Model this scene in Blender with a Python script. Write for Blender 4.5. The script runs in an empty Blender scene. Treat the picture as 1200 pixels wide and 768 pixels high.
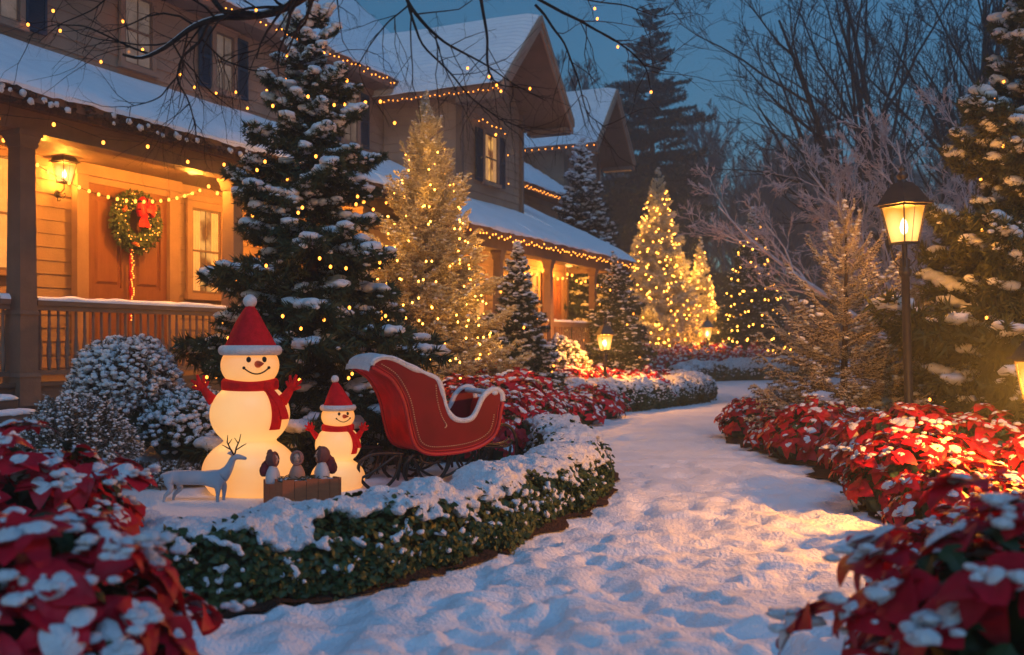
import bpy, bmesh, math, random
import numpy as np
from mathutils import Vector, Matrix
R = math.radians
D = bpy.data
S = bpy.context.scene
col = S.collection
# ------------------------------------------------------------------ camera, sky, light
F = 1167.0
CZ = 1.5
cam = D.cameras.new('camera'); co = D.objects.new('camera', cam); col.objects.link(co)
co.location = (0, 0, CZ); co.rotation_euler = (R(90), 0, 0)
cam.sensor_width = 36; cam.lens = 35.0; cam.shift_y = 16 / 1200
cam.clip_start = .1; cam.clip_end = 2000
cam.dof.use_dof = True; cam.dof.focus_distance = 10.5; cam.dof.aperture_fstop = 1.6
S.camera = co
W = D.worlds.new('World'); S.world = W; W.use_nodes = True
wn = W.node_tree.nodes; wl = W.node_tree.links
bg = wn['Background']
sky = wn.new('ShaderNodeTexSky'); sky.sky_type = 'NISHITA'; sky.sun_disc = False
sky.sun_elevation = R(4); sky.sun_rotation = R(200); sky.altitude = 0
sky.air_density = 1.0; sky.dust_density = .6; sky.ozone_density = 4.0
tint = wn.new('ShaderNodeMix'); tint.data_type = 'RGBA'; tint.blend_type = 'MULTIPLY'
tint.inputs[0].default_value = 1.0
tint.inputs[7].default_value = (.54, .66, .60, 1)
wl.new(sky.outputs[0], tint.inputs[6]); wl.new(tint.outputs[2], bg.inputs[0])
bg.inputs[1].default_value = 0.15
sun = D.lights.new('sun', 'SUN'); sun.energy = .60; sun.angle = R(25); sun.color = (.30, .58, 1)
so = D.objects.new('sun', sun); col.objects.link(so)
so.rotation_euler = (R(38), 0, R(20))
S.view_settings.view_transform = 'Standard'; S.view_settings.look = 'None'
S.view_settings.gamma = 1; S.view_settings.exposure = 0.86
S.view_settings.use_curve_mapping = False
S.cycles.use_denoising = True
try: S.cycles.denoiser = 'OPENIMAGEDENOISE'
except Exception: pass
S.cycles.max_bounces = 6; S.cycles.diffuse_bounces = 3; S.cycles.glossy_bounces = 2
S.cycles.transparent_max_bounces = 8; S.cycles.volume_bounces = 0; S.cycles.transmission_bounces = 3
S.cycles.volume_step_rate = 4; S.cycles.volume_max_steps = 32
S.cycles.sample_clamp_indirect = 3
S.cycles.use_light_tree = True

def P(x, y, Y):           # picture position at depth Y -> place in the world
    return np.array([(x - 600) / F * Y, Y, CZ - (y - 400) / F * Y])
# ------------------------------------------------------------------ noise
def _h(i, j, k):
    n = (i * 374761393 + j * 668265263 + k * 2147483647 * 3 + 12345) & 0xffffffff
    n = ((n ^ (n >> 13)) * 1274126177) & 0xffffffff
    return ((n ^ (n >> 16)) & 0xffff) / 32767.5 - 1.0
def vn(p):
    p = np.asarray(p, float)
    i = np.floor(p).astype(np.int64); f = p - i; f = f * f * (3 - 2 * f)
    r = 0
    for a in (0, 1):
        for b in (0, 1):
            for c in (0, 1):
                w = (f[..., 0] if a else 1 - f[..., 0]) * (f[..., 1] if b else 1 - f[..., 1]) * (f[..., 2] if c else 1 - f[..., 2])
                r = r + w * _h(i[..., 0] + a, i[..., 1] + b, i[..., 2] + c)
    return r
def fbm(p, o=3):
    r = 0; a = 1.; p = np.asarray(p, float)
    for _ in range(o):
        r = r + a * vn(p); p = p * 2.03 + 17.3; a *= .5
    return r
# ------------------------------------------------------------------ mesh helpers
class MB:
    def __init__(s): s.V = []; s.Fs = []; s.n = 0
    def add(s, V, Fc):
        V = np.asarray(V, float).reshape(-1, 3); s.V.append(V)
        if isinstance(Fc, np.ndarray): s.Fs.append(Fc.astype(np.int64) + s.n)
        else:
            by = {}
            for f in Fc: by.setdefault(len(f), []).append(f)
            for k, l in by.items(): s.Fs.append(np.array(l, np.int64) + s.n)
        s.n += len(V); return s
    def box(s, a, b):
        x0, y0, z0 = a; x1, y1, z1 = b
        V = [(x0,y0,z0),(x1,y0,z0),(x1,y1,z0),(x0,y1,z0),(x0,y0,z1),(x1,y0,z1),(x1,y1,z1),(x0,y1,z1)]
        return s.add(V, [(0,3,2,1),(4,5,6,7),(0,1,5,4),(1,2,6,5),(2,3,7,6),(3,0,4,7)])
    def hexa(s, V8):
        return s.add(V8, [(0,3,2,1),(4,5,6,7),(0,1,5,4),(1,2,6,5),(2,3,7,6),(3,0,4,7)])
    def prism(s, poly, ax, a, b):   # poly of (p,q) extruded along axis ax from a to b
        n = len(poly); V = []
        for w in (a, b):
            for p, q in poly:
                V.append((w, p, q) if ax == 0 else (p, w, q) if ax == 1 else (p, q, w))
        Fc = [tuple(range(n)), tuple(range(2*n-1, n-1, -1))]
        Fc += [(i, i+n, (i+1) % n + n, (i+1) % n) for i in range(n)]
        return s.add(V, Fc)
    def tube(s, pts, rad, k=6, cap=True):
        pts = np.asarray(pts, float); n = len(pts)
        rad = np.full(n, rad) if np.isscalar(rad) else np.asarray(rad, float)
        t = np.gradient(pts, axis=0); t /= np.linalg.norm(t, axis=1)[:, None] + 1e-9
        up = np.array([0, 0, 1.]) if abs(t[0][2]) < .9 else np.array([1., 0, 0])
        u = np.cross(t[0], up); u /= np.linalg.norm(u); U = [u]
        for i in range(1, n):
            u = U[-1] - t[i] * np.dot(U[-1], t[i]); u /= np.linalg.norm(u) + 1e-9; U.append(u)
        U = np.array(U); Wv = np.cross(t, U)
        an = np.arange(k) * 2 * math.pi / k
        V = pts[:, None] + rad[:, None, None] * (np.cos(an)[None, :, None] * U[:, None] + np.sin(an)[None, :, None] * Wv[:, None])
        i = np.arange(n - 1)[:, None] * k; j = np.arange(k)[None]; j2 = (j + 1) % k
        Fc = np.stack([i + j, i + j2, i + k + j2, i + k + j], -1).reshape(-1, 4)
        b = s.n; s.add(V.reshape(-1, 3), Fc)
        if cap and k > 3:
            s.Fs.append(np.array([[b + q for q in range(k)][::-1]])); s.Fs.append(np.array([[b + (n-1)*k + q for q in range(k)]]))
        return s
    def lathe(s, prof, n=24, c=(0, 0, 0), sq=1.0):
        prof = np.asarray(prof, float); m = len(prof); an = np.arange(n) * 2 * math.pi / n
        V = np.stack([prof[:, 0:1] * np.cos(an), prof[:, 0:1] * np.sin(an) * sq, np.repeat(prof[:, 1:2], n, 1)], -1) + np.array(c)
        i = np.arange(m - 1)[:, None] * n; j = np.arange(n)[None]; j2 = (j + 1) % n
        Fc = np.stack([i + j, i + j2, i + n + j2, i + n + j], -1).reshape(-1, 4)
        return s.add(V.reshape(-1, 3), Fc)
    def rep(s, V, Fc, M, T):        # many transformed copies into one foliage mesh
        M = np.asarray(M); T = np.asarray(T); N = len(T)
        A = np.einsum('nij,vj->nvi', M, V) + T[:, None]
        Fa = (Fc[None] + (np.arange(N) * len(V))[:, None, None]).reshape(-1, Fc.shape[1])
        return s.add(A.reshape(-1, 3), Fa)
    def grid(s, G):                 # G (a,b,3)
        a, b = G.shape[:2]; i = np.arange(a - 1)[:, None] * b; j = np.arange(b - 1)[None]
        Fc = np.stack([i + j, i + j + 1, i + b + j + 1, i + b + j], -1).reshape(-1, 4)
        return s.add(G.reshape(-1, 3), Fc)
    def xf(s, M, T=(0, 0, 0)):
        M = np.asarray(M); s.V = [v @ M.T + np.asarray(T) for v in s.V]; return s
    def mesh(s, name, mat, smooth=False):
        me = D.meshes.new(name)
        V = np.concatenate(s.V) if s.V else np.zeros((0, 3))
        me.vertices.add(len(V)); me.vertices.foreach_set('co', V.astype(np.float32).ravel())
        loops = np.concatenate([f.ravel() for f in s.Fs]); cnt = np.concatenate([np.full(len(f), f.shape[1]) for f in s.Fs])
        me.loops.add(len(loops)); me.loops.foreach_set('vertex_index', loops.astype(np.int32))
        me.polygons.add(len(cnt)); st = np.concatenate([[0], np.cumsum(cnt)[:-1]])
        me.polygons.foreach_set('loop_start', st.astype(np.int32)); me.polygons.foreach_set('loop_total', cnt.astype(np.int32))
        me.polygons.foreach_set('use_smooth', np.full(len(cnt), bool(smooth)))
        me.update(calc_edges=True); me.validate()
        if mat: me.materials.append(mat)
        return me
def part(name, mb, mat, parent=None, smooth=False, loc=None):
    me = mb.mesh(name, mat, smooth) if isinstance(mb, MB) else mb
    o = D.objects.new(name, me); col.objects.link(o)
    if parent: o.parent = parent
    if loc is not None: o.location = loc
    return o
def tag(o, label=None, cat=None, group=None, kind=None):
    if label: o['label'] = label
    if cat: o['category'] = cat
    if group: o['group'] = group
    if kind: o['kind'] = kind
    return o
def thing(name, label, cat, loc=(0, 0, 0), rz=0, group=None):
    o = D.objects.new(name, None); col.objects.link(o); o.location = loc; o.rotation_euler = (0, 0, rz); o.empty_display_size = .1
    return tag(o, label, cat, group)
def dup(o, loc=None, rz=None, sc=None, label=None, group=None, parent=None):
    c = o.copy(); col.objects.link(c)
    if parent: c.parent = parent
    if loc is not None: c.location = loc
    if rz is not None: c.rotation_euler = (0, 0, rz)
    if sc is not None: c.scale = (sc, sc, sc) if np.isscalar(sc) else sc
    if label: c['label'] = label
    if group: c['group'] = group
    for ch in o.children: dup(ch, parent=c)
    return c
def rotz(a): c, s = np.cos(a), np.sin(a); z = np.zeros_like(c); o = z + 1; return np.stack([np.stack([c, -s, z], -1), np.stack([s, c, z], -1), np.stack([z, z, o], -1)], -2)
def roty(a): c, s = np.cos(a), np.sin(a); z = np.zeros_like(c); o = z + 1; return np.stack([np.stack([c, z, s], -1), np.stack([z, o, z], -1), np.stack([-s, z, c], -1)], -2)
def rotx(a): c, s = np.cos(a), np.sin(a); z = np.zeros_like(c); o = z + 1; return np.stack([np.stack([o, z, z], -1), np.stack([z, c, -s], -1), np.stack([z, s, c], -1)], -2)
_ico = {}
def ico(sub):
    if sub not in _ico:
        bm = bmesh.new(); bmesh.ops.create_icosphere(bm, subdivisions=sub, radius=1)
        _ico[sub] = (np.array([v.co[:] for v in bm.verts]), np.array([[v.index for v in f.verts] for f in bm.faces])); bm.free()
    return _ico[sub]
def blobs(mb, pts, rad, sc=(1, 1, .6), sub=1, amp=.22, fr=1.6, seed=0):
    V, Fc = ico(sub); pts = np.asarray(pts).reshape(-1, 3); N = len(pts)
    if N == 0: return mb
    rad = np.broadcast_to(np.asarray(rad, float), (N,))
    d = np.broadcast_to(V[None], (N,) + V.shape)
    q = d * fr + (pts[:, None] * 13.7 + seed)
    A = d * (1 + amp * vn(q))[..., None] * rad[:, None, None] * np.asarray(sc)
    A = A + pts[:, None]
    Fa = (Fc[None] + (np.arange(N) * len(V))[:, None, None]).reshape(-1, 3)
    return mb.add(A.reshape(-1, 3), Fa)
# ------------------------------------------------------------------ materials
def mat(name, c, rough=.7, c2=None, nscale=8, bump=0, bscale=30, spec=.3, emit=None, es=0, trans=0, snow=None, metal=0, detail=4, coord='Object', sheen=0, bdist=.02):
    m = D.materials.new(name); m.use_nodes = True; nt = m.node_tree; N = nt.nodes; L = nt.links
    b = N['Principled BSDF']; b.inputs['Roughness'].default_value = rough
    b.inputs['Specular IOR Level'].default_value = spec; b.inputs['Metallic'].default_value = metal
    b.inputs['Base Color'].default_value = (*c, 1)
    tc = N.new('ShaderNodeTexCoord')
    cur = None
    if c2 is not None:
        n = N.new('ShaderNodeTexNoise'); n.inputs['Scale'].default_value = nscale; n.inputs['Detail'].default_value = detail
        L.new(tc.outputs[coord], n.inputs['Vector'])
        r = N.new('ShaderNodeMapRange'); r.inputs[1].default_value = .35; r.inputs[2].default_value = .65
        L.new(n.outputs[0], r.inputs[0])
        mx = N.new('ShaderNodeMix'); mx.data_type = 'RGBA'; mx.inputs[6].default_value = (*c, 1); mx.inputs[7].default_value = (*c2, 1)
        L.new(r.outputs[0], mx.inputs[0]); cur = mx.outputs[2]
    if snow is not None:   # settled snow on upward faces: (threshold, softness, noise scale, noise amount)
        g = N.new('ShaderNodeNewGeometry'); sx = N.new('ShaderNodeSeparateXYZ'); L.new(g.outputs['True Normal'], sx.inputs[0])
        ab = N.new('ShaderNodeMath'); ab.operation = 'ABSOLUTE'; L.new(sx.outputs[2], ab.inputs[0])
        n2 = N.new('ShaderNodeTexNoise'); n2.inputs['Scale'].default_value = snow[2]; n2.inputs['Detail'].default_value = 3; L.new(tc.outputs[coord], n2.inputs['Vector'])
        ad = N.new('ShaderNodeMath'); ad.operation = 'MULTIPLY_ADD'; L.new(n2.outputs[0], ad.inputs[0]); ad.inputs[1].default_value = snow[3]; L.new(ab.outputs[0], ad.inputs[2])
        r2 = N.new('ShaderNodeMapRange'); r2.inputs[1].default_value = snow[0]; r2.inputs[2].default_value = snow[0] + snow[1]; L.new(ad.outputs[0], r2.inputs[0])
        mx = N.new('ShaderNodeMix'); mx.data_type = 'RGBA'; mx.inputs[6].default_value = (*c, 1); mx.inputs[7].default_value = (.8, .82, .85, 1)
        if cur: L.new(cur, mx.inputs[6])
        L.new(r2.outputs[0], mx.inputs[0]); cur = mx.outputs[2]
    if cur: L.new(cur, b.inputs['Base Color'])
    if bump:
        n = N.new('ShaderNodeTexNoise'); n.inputs['Scale'].default_value = bscale; n.inputs['Detail'].default_value = 5; L.new(tc.outputs[coord], n.inputs['Vector'])
        bp = N.new('ShaderNodeBump'); bp.inputs['Strength'].default_value = bump; bp.inputs['Distance'].default_value = bdist
        L.new(n.outputs[0], bp.inputs['Height']); L.new(bp.outputs[0], b.inputs['Normal'])
    if emit is not None:
        b.inputs['Emission Color'].default_value = (*emit, 1); b.inputs['Emission Strength'].default_value = es
    if trans:
        out = N['Material Output']; tr = N.new('ShaderNodeBsdfTranslucent'); ms = N.new('ShaderNodeMixShader'); ms.inputs[0].default_value = trans
        if cur: L.new(cur, tr.inputs[0])
        else: tr.inputs[0].default_value = (*c, 1)
        L.new(b.outputs[0], ms.inputs[1]); L.new(tr.outputs[0], ms.inputs[2]); L.new(ms.outputs[0], out.inputs[0])
    return m
def wood_mat(name, c, c2, sc=(1, 1, 12), rough=.6):
    m = mat(name, c, rough); N = m.node_tree.nodes; L = m.node_tree.links; b = N['Principled BSDF']
    tc = N.new('ShaderNodeTexCoord'); mp = N.new('ShaderNodeMapping'); mp.inputs['Scale'].default_value = sc; L.new(tc.outputs['Object'], mp.inputs[0])
    n = N.new('ShaderNodeTexNoise'); n.inputs['Scale'].default_value = 3; n.inputs['Detail'].default_value = 6; L.new(mp.outputs[0], n.inputs[0])
    mx = N.new('ShaderNodeMix'); mx.data_type = 'RGBA'; mx.inputs[6].default_value = (*c, 1); mx.inputs[7].default_value = (*c2, 1)
    L.new(n.outputs[0], mx.inputs[0]); L.new(mx.outputs[2], b.inputs['Base Color'])
    bp = N.new('ShaderNodeBump'); bp.inputs['Strength'].default_value = .4; bp.inputs['Distance'].default_value = .01; L.new(n.outputs[0], bp.inputs['Height']); L.new(bp.outputs[0], b.inputs['Normal'])
    return m
M = {}
M['snow'] = mat('snow', (.80, .83, .88), .65, (.74, .77, .83), 3, .55, 55, .25, bdist=.02)
M['snow_path'] = mat('snow_path', (.80, .83, .88), .6, (.72, .75, .80), 1.5, .8, 38, .3, bdist=.025)
M['snow_fluff'] = mat('snow_fluff', (.80, .83, .88), .8, (.70, .73, .79), 14, 1.0, 70, .2, bdist=.03)
M['siding'] = mat('siding', (.36, .235, .165), .65, (.30, .195, .138), 2.2, .25, 40, .25)
M['trim'] = mat('trim', (.20, .12, .085), .6, (.165, .10, .07), 3, .2, 40, .3)
M['trim_light'] = mat('trim_light', (.36, .22, .15), .6, (.30, .18, .125), 3, .2, 40, .3)
M['post'] = mat('post', (.19, .12, .085), .6, (.15, .095, .07), 4, .2, 30, .3)
M['door'] = wood_mat('door_wood', (.26, .10, .040), (.17, .06, .022), (6, 6, 1))
M['shutter'] = mat('shutter', (.030, .050, .085), .5, (.024, .04, .07), 6, 0)
M['deck'] = wood_mat('deck', (.12, .08, .06), (.08, .055, .04), (1, 8, 1))
M['mulch'] = mat('mulch', (.035, .018, .012), .9, (.07, .034, .02), 40, 1, 60, .2, bdist=.04)
M['eave'] = mat('eave', (.05, .026, .016), .85, (.10, .05, .028), 25, 1, 30, .2, bdist=.04)
M['iron'] = mat('iron', (.022, .016, .014), .42, (.035, .024, .018), 12, .2, 60, .5)
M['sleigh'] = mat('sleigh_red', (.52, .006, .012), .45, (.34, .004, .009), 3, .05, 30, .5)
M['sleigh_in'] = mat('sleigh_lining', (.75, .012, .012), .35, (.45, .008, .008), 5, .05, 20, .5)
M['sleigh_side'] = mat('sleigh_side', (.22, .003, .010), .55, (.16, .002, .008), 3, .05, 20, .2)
M['gold'] = mat('gold_paint', (.62, .40, .22), .45, (.5, .3, .15), 20)
M['runner'] = mat('runner_bronze', (.06, .035, .022), .4, (.03, .018, .013), 14, .2, 50, .6, metal=.6)
M['felt'] = mat('red_felt', (.62, .008, .02), .85, (.48, .006, .010), 20, .5, 120, .15)
M['scarf'] = mat('red_scarf', (.85, .010, .010), .8, (.72, .008, .008), 20, .5, 120, .15)
M['white_fur'] = mat('white_fur', (.78, .76, .78), .9, (.68, .66, .68), 25, 1, 80, .1)
M['black'] = mat('black_plastic', (.012, .010, .010), .4)
M['carrot'] = mat('carrot_nose', (.75, .07, .02), .5)
M['deer'] = mat('painted_deer', (.38, .41, .48), .55, (.33, .36, .43), 5, .1, 20)
M['crate'] = wood_mat('crate_wood', (.50, .14, .05), (.32, .085, .03), (2, 2, 9))
M['leaf'] = mat('hedge_leaf', (.020, .050, .014), .5, (.038, .075, .020), 9, trans=.15, spec=.35)
M['leaf_dark'] = mat('poinsettia_leaf', (.014, .036, .014), .5, (.026, .055, .018), 9, trans=.15, spec=.35)
M['bract'] = mat('poinsettia_bract', (.60, .006, .028), .5, (.36, .004, .016), 7, .2, 40, .3, trans=.22)
M['needle'] = mat('dark_needle', (.020, .040, .016), .6, (.045, .062, .024), 6, spec=.25)
M['needle_r'] = mat('green_needle', (.045, .058, .018), .6, (.075, .075, .024), 6, spec=.25)
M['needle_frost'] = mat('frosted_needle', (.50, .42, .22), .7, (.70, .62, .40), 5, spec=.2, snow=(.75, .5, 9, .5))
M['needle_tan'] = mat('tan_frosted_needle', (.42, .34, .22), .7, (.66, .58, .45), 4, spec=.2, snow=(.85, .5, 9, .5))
M['needle_brown'] = mat('unfrosted_needle', (.07, .052, .024), .7, (.11, .08, .036), 6, spec=.2)  # darker brown needles left without frost
M['needle_blue'] = mat('blue_needle', (.016, .030, .026), .6, (.026, .046, .038), 2, spec=.2)
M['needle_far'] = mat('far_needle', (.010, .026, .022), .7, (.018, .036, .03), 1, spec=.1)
M['shrub'] = mat('shrub_leaf', (.05, .045, .025), .7, (.09, .07, .04), 8, spec=.2, snow=(.8, .4, 12, .6))
M['bark'] = mat('bark', (.040, .027, .020), .85, (.065, .045, .034), 14, .8, 40, .15)
M['bark_dark'] = mat('dark_bark', (.016, .012, .011), .8, (.028, .02, .018), 20, .8, 60, .2)
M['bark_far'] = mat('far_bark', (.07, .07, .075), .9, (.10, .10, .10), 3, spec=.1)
M['frost'] = mat('frosted_bark', (.42, .33, .33), .85, (.60, .50, .52), 6, .3, 40, .15)
M['twig_red'] = mat('russet_twig', (.17, .10, .075), .9, (.24, .15, .11), 6, spec=.1)
def glow(name, c, s, tr=0.0):
    m = D.materials.new(name); m.use_nodes = True; N = m.node_tree.nodes; L = m.node_tree.links; N.remove(N['Principled BSDF'])
    e = N.new('ShaderNodeEmission'); e.inputs[0].default_value = (*c, 1); e.inputs[1].default_value = s
    out = N['Material Output']
    if tr:
        t = N.new('ShaderNodeBsdfTransparent'); ms = N.new('ShaderNodeMixShader'); ms.inputs[0].default_value = tr
        L.new(e.outputs[0], ms.inputs[1]); L.new(t.outputs[0], ms.inputs[2]); L.new(ms.outputs[0], out.inputs[0])
    else: L.new(e.outputs[0], out.inputs[0])
    return m
M['bulb'] = glow('lit_bulb', (1, .28, .03), 4)
M['needle_gold'] = mat('gold_unfrosted_needle', (.30, .23, .10), .7, (.42, .33, .15), 6, spec=.2)  # deeper gold needles left without frost
M['bulb_gold'] = glow('gold_tree_bulb', (1, .36, .04), 11)
M['bulb_far'] = glow('lit_tree_bulb', (1, .36, .04), 9)
M['lamp_glass'] = glow('lamp_glass', (1, .40, .075), 1.6, .35)
M['flame'] = glow('lamp_flame', (1, .62, .25), 16)
def glass_mat():
    m = glow('lamp_glass', (1, .4, .08), 1.6, .30); N = m.node_tree.nodes; L = m.node_tree.links; e = [n for n in N if n.type == 'EMISSION'][0]
    tc = N.new('ShaderNodeTexCoord'); vm = N.new('ShaderNodeVectorMath'); vm.operation = 'DISTANCE'; vm.inputs[1].default_value = (.5, .5, .42); L.new(tc.outputs['Generated'], vm.inputs[0])
    cr = N.new('ShaderNodeValToRGB'); r = cr.color_ramp; r.elements[0].position = .28; r.elements[0].color = (1, .52, .15, 1); r.elements[1].position = .72; r.elements[1].color = (.55, .17, .018, 1)  # the bulb's hot spot painted into the glass colour, dimmer outward
    L.new(vm.outputs['Value'], cr.inputs[0]); L.new(cr.outputs[0], e.inputs[0]); return m
M['lamp_glass'] = glass_mat()
def win_mat():
    m = D.materials.new('lit_window'); m.use_nodes = True; N = m.node_tree.nodes; L = m.node_tree.links; b = N['Principled BSDF']
    b.inputs['Base Color'].default_value = (.05, .03, .02, 1); b.inputs['Roughness'].default_value = .12
    tc = N.new('ShaderNodeTexCoord'); n = N.new('ShaderNodeTexNoise'); n.inputs['Scale'].default_value = 3.2; n.inputs['Detail'].default_value = 2; L.new(tc.outputs['Object'], n.inputs[0])
    cr = N.new('ShaderNodeValToRGB'); cr.color_ramp.elements[0].position = .42; cr.color_ramp.elements[0].color = (.22, .07, .015, 1)
    cr.color_ramp.elements[1].position = .6; cr.color_ramp.elements[1].color = (.95, .45, .10, 1)
    L.new(n.outputs[0], cr.inputs[0]); L.new(cr.outputs[0], b.inputs['Emission Color']); b.inputs['Emission Strength'].default_value = .5
    return m
M['pane_lit'] = win_mat()
M['pane_dark'] = mat('dark_window', (.035, .040, .05), .08, (.30, .26, .22), 2.5, spec=.7, emit=(1, .6, .35), es=.05)
def snowman_mat():
    m = D.materials.new('lit_snowman'); m.use_nodes = True; N = m.node_tree.nodes; L = m.node_tree.links; b = N['Principled BSDF']
    b.inputs['Base Color'].default_value = (.40, .34, .26, 1); b.inputs['Roughness'].default_value = .45
    tc = N.new('ShaderNodeTexCoord'); n = N.new('ShaderNodeTexNoise'); n.inputs['Scale'].default_value = 2.2; n.inputs['Detail'].default_value = 3; L.new(tc.outputs['Object'], n.inputs[0])
    sp = N.new('ShaderNodeVectorMath'); sp.operation = 'DISTANCE'; sp.inputs[1].default_value = (.5, .3, .46); L.new(tc.outputs['Generated'], sp.inputs[0])  # glow painted as if a bulb sat inside, fading away from it
    iv = N.new('ShaderNodeMath'); iv.operation = 'MULTIPLY_ADD'; iv.inputs[1].default_value = -1.0; iv.inputs[2].default_value = .82; L.new(sp.outputs['Value'], iv.inputs[0])
    ad = N.new('ShaderNodeMath'); ad.operation = 'MULTIPLY_ADD'; ad.inputs[1].default_value = .35; L.new(n.outputs[0], ad.inputs[0]); L.new(iv.outputs[0], ad.inputs[2])
    cr = N.new('ShaderNodeValToRGB'); cr.color_ramp.elements[0].position = .46; cr.color_ramp.elements[0].color = (.86, .30, .05, 1)
    cr.color_ramp.elements[1].position = .85; cr.color_ramp.elements[1].color = (1.0, .51, .145, 1)
    L.new(ad.outputs[0], cr.inputs[0]); L.new(cr.outputs[0], b.inputs['Emission Color']); b.inputs['Emission Strength'].default_value = .53
    return m
M['snowman'] = snowman_mat()
def point(loc, power, c=(1, .35, .035), r=.06, parent=None, name='point_light'):
    l = D.lights.new(name, 'POINT'); l.energy = power * 1.5; l.color = c; l.shadow_soft_size = r
    o = D.objects.new(name, l); col.objects.link(o); o.location = loc
    if parent: o.parent = parent
    return o
# ------------------------------------------------------------------ ground
U2 = np.array([.413, .911]); V2 = np.array([.911, -.413])
def off(x, y): return 2 + (x + 5.96) * .911 - (y - 12) * .413
def tt(x, y): return (x + 5.96) * .413 + (y - 12) * .911
def sm(x): x = np.clip(x, 0, 1); return x * x * (3 - 2 * x)
def inpath(x, y):
    l = np.interp(y, [3, 5.2, 6, 6.9, 8, 9.7, 10.8, 12.2, 14, 18, 22, 30, 40], [-3, -2.4, -.6, -.2, .3, .85, 1.15, 1.3, 1.0, -.4, 1.5, 5.6, 8])
    r = np.interp(y, [3, 6, 8, 9, 10.5, 12, 15, 20, 30, 45], [1.3, 2.6, 3.2, 3.25, 3.5, 3.7, 3.6, 4.3, 7.5, 12])
    return sm((x - l) / .5 + .3) * sm((r - x) / .5 + .3)
def gz(x, y, fine=True):
    x = np.asarray(x, float); y = np.asarray(y, float)
    o = off(x, y)
    z = .62 * sm((5.4 - o) / 3.0) * sm((26 - y) / 14 + .4) 
    z = z + .12 * sm((x - 4.5) / 4)
    # distant ground rises a little
    z = z + 2.4 * sm((y - 52) / 60)
    if fine:
        z0 = x * 0
        p = np.stack([x, y, z0], -1)
        near = np.clip((26 - y) / 16, .12, 1)
        ip = inpath(x, y)
        a = fbm(p * np.array([3.2, 2.6, 1]), 3); b = vn(p * 7.5 + 5)
        z = z + near * (ip * (.024 * a + .030 * b + .016 * vn(p * 13 + 3)) + (1 - ip) * (.03 * fbm(p * 1.4 + 9, 3)))
        # trodden hollows of old footprints
        c = vn(p * np.array([4.3, 3.1, 1]) + 40)
        z = z - near * ip * .035 * sm((c - .30) / .35)
    return z
def G(x, y): return float(gz(x, y, False))
def ground():
    m = MB()
    ys = np.concatenate([np.linspace(1.2, 4.5, 60)[:-1], np.geomspace(4.5, 30, 520)[:-1], np.geomspace(30, 130, 60)])
    xs = np.linspace(-1, 1, 420)
    xs = np.sign(xs) * (np.abs(xs) ** 1.15)
    Yg = np.repeat(ys[:, None], len(xs), 1); half = np.where(ys < 30, 1.0 * ys + 3.0, ys * 2.5 - 42)
    Xg = xs[None] * half[:, None]
    m.grid(np.stack([Xg, Yg, gz(Xg, Yg)], -1))
    o = part('snow_ground', m, M['snow_path'], None, True); tag(o, kind='structure')
    m = MB()
    m.box((-290, -20, -.6), (290, 1.2, -.02)); m.box((-290, 1.21, -.8), (290, 135, -.3))
    tag(part('ground_base', m, M['snow']), kind='structure')
ground()
HAZE = 0.0048
# ------------------------------------------------------------------ the house (local frame: x along the facade, y = -distance in front of it)
HA = math.atan2(.911, .413)
house = thing('house', 'long taupe clapboard house with a lit porch and snow covered gabled roofs', 'house', (-7.78, 12.83, 0), HA)
def HW(t, o, z): return np.array([-7.78 + t * .413 + o * .911, 12.83 + t * .911 - o * .413, z])
def siding(m, t0, t1, z0, z1, o, h=.2, clip=None):
    z = z0
    while z < z1 - .01:
        za, zb = z, min(z + h, z1); a, b = t0, t1
        if clip: (a, b), (c, d) = clip(za), clip(zb)
        else: c, d = a, b
        if b - a < .03: break
        m.hexa([(a, -o, za), (b, -o, za), (b, -o + .1, za), (a, -o + .1, za), (c, -o + .020, zb), (d, -o + .020, zb), (d, -o + .1, zb), (c, -o + .1, zb)])
        z += h
def siding_side(m, o0, o1, z0, z1, t, h=.2, sgn=-1):   # wall whose face looks along -u
    z = z0
    while z < z1 - .01:
        zb = min(z + h, z1)
        m.hexa([(t, -o0, z), (t, -o1, z), (t - sgn*.1, -o1, z), (t - sgn*.1, -o0, z), (t + .018*-sgn, -o0, zb), (t + .018*-sgn, -o1, zb), (t - sgn*.1, -o1, zb), (t - sgn*.1, -o0, zb)])
        z += h
def hb(t0, t1, o0, o1, z0, z1):
    m = MB(); return m.box((t0, -o1, z0), (t1, -o0, z1))
def addb(m, t0, t1, o0, o1, z0, z1): m.box((t0, -o1, z0), (t1, -o0, z1))
w = MB(); siding(w, -4, 15, .3, 7.55, 0); siding_side(w, -8, 0, .3, 7.5, -4)
addb(w, -3.88, 14.9, -8, -.12, .2, 7.5)
part('clapboard_wall', w, M['siding'], house)
w = MB(); siding(w, 7.6, 18.2, .3, 4.75, 2.0); siding_side(w, .05, 1.95, .3, 5.0, 7.6); addb(w, 7.75, 18.1, .05, 1.85, .2, 4.7); addb(w, 18.1, 18.2, 0, 2, .2, 4.7)
part('clapboard_wall', w, M['siding'], house)
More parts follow.
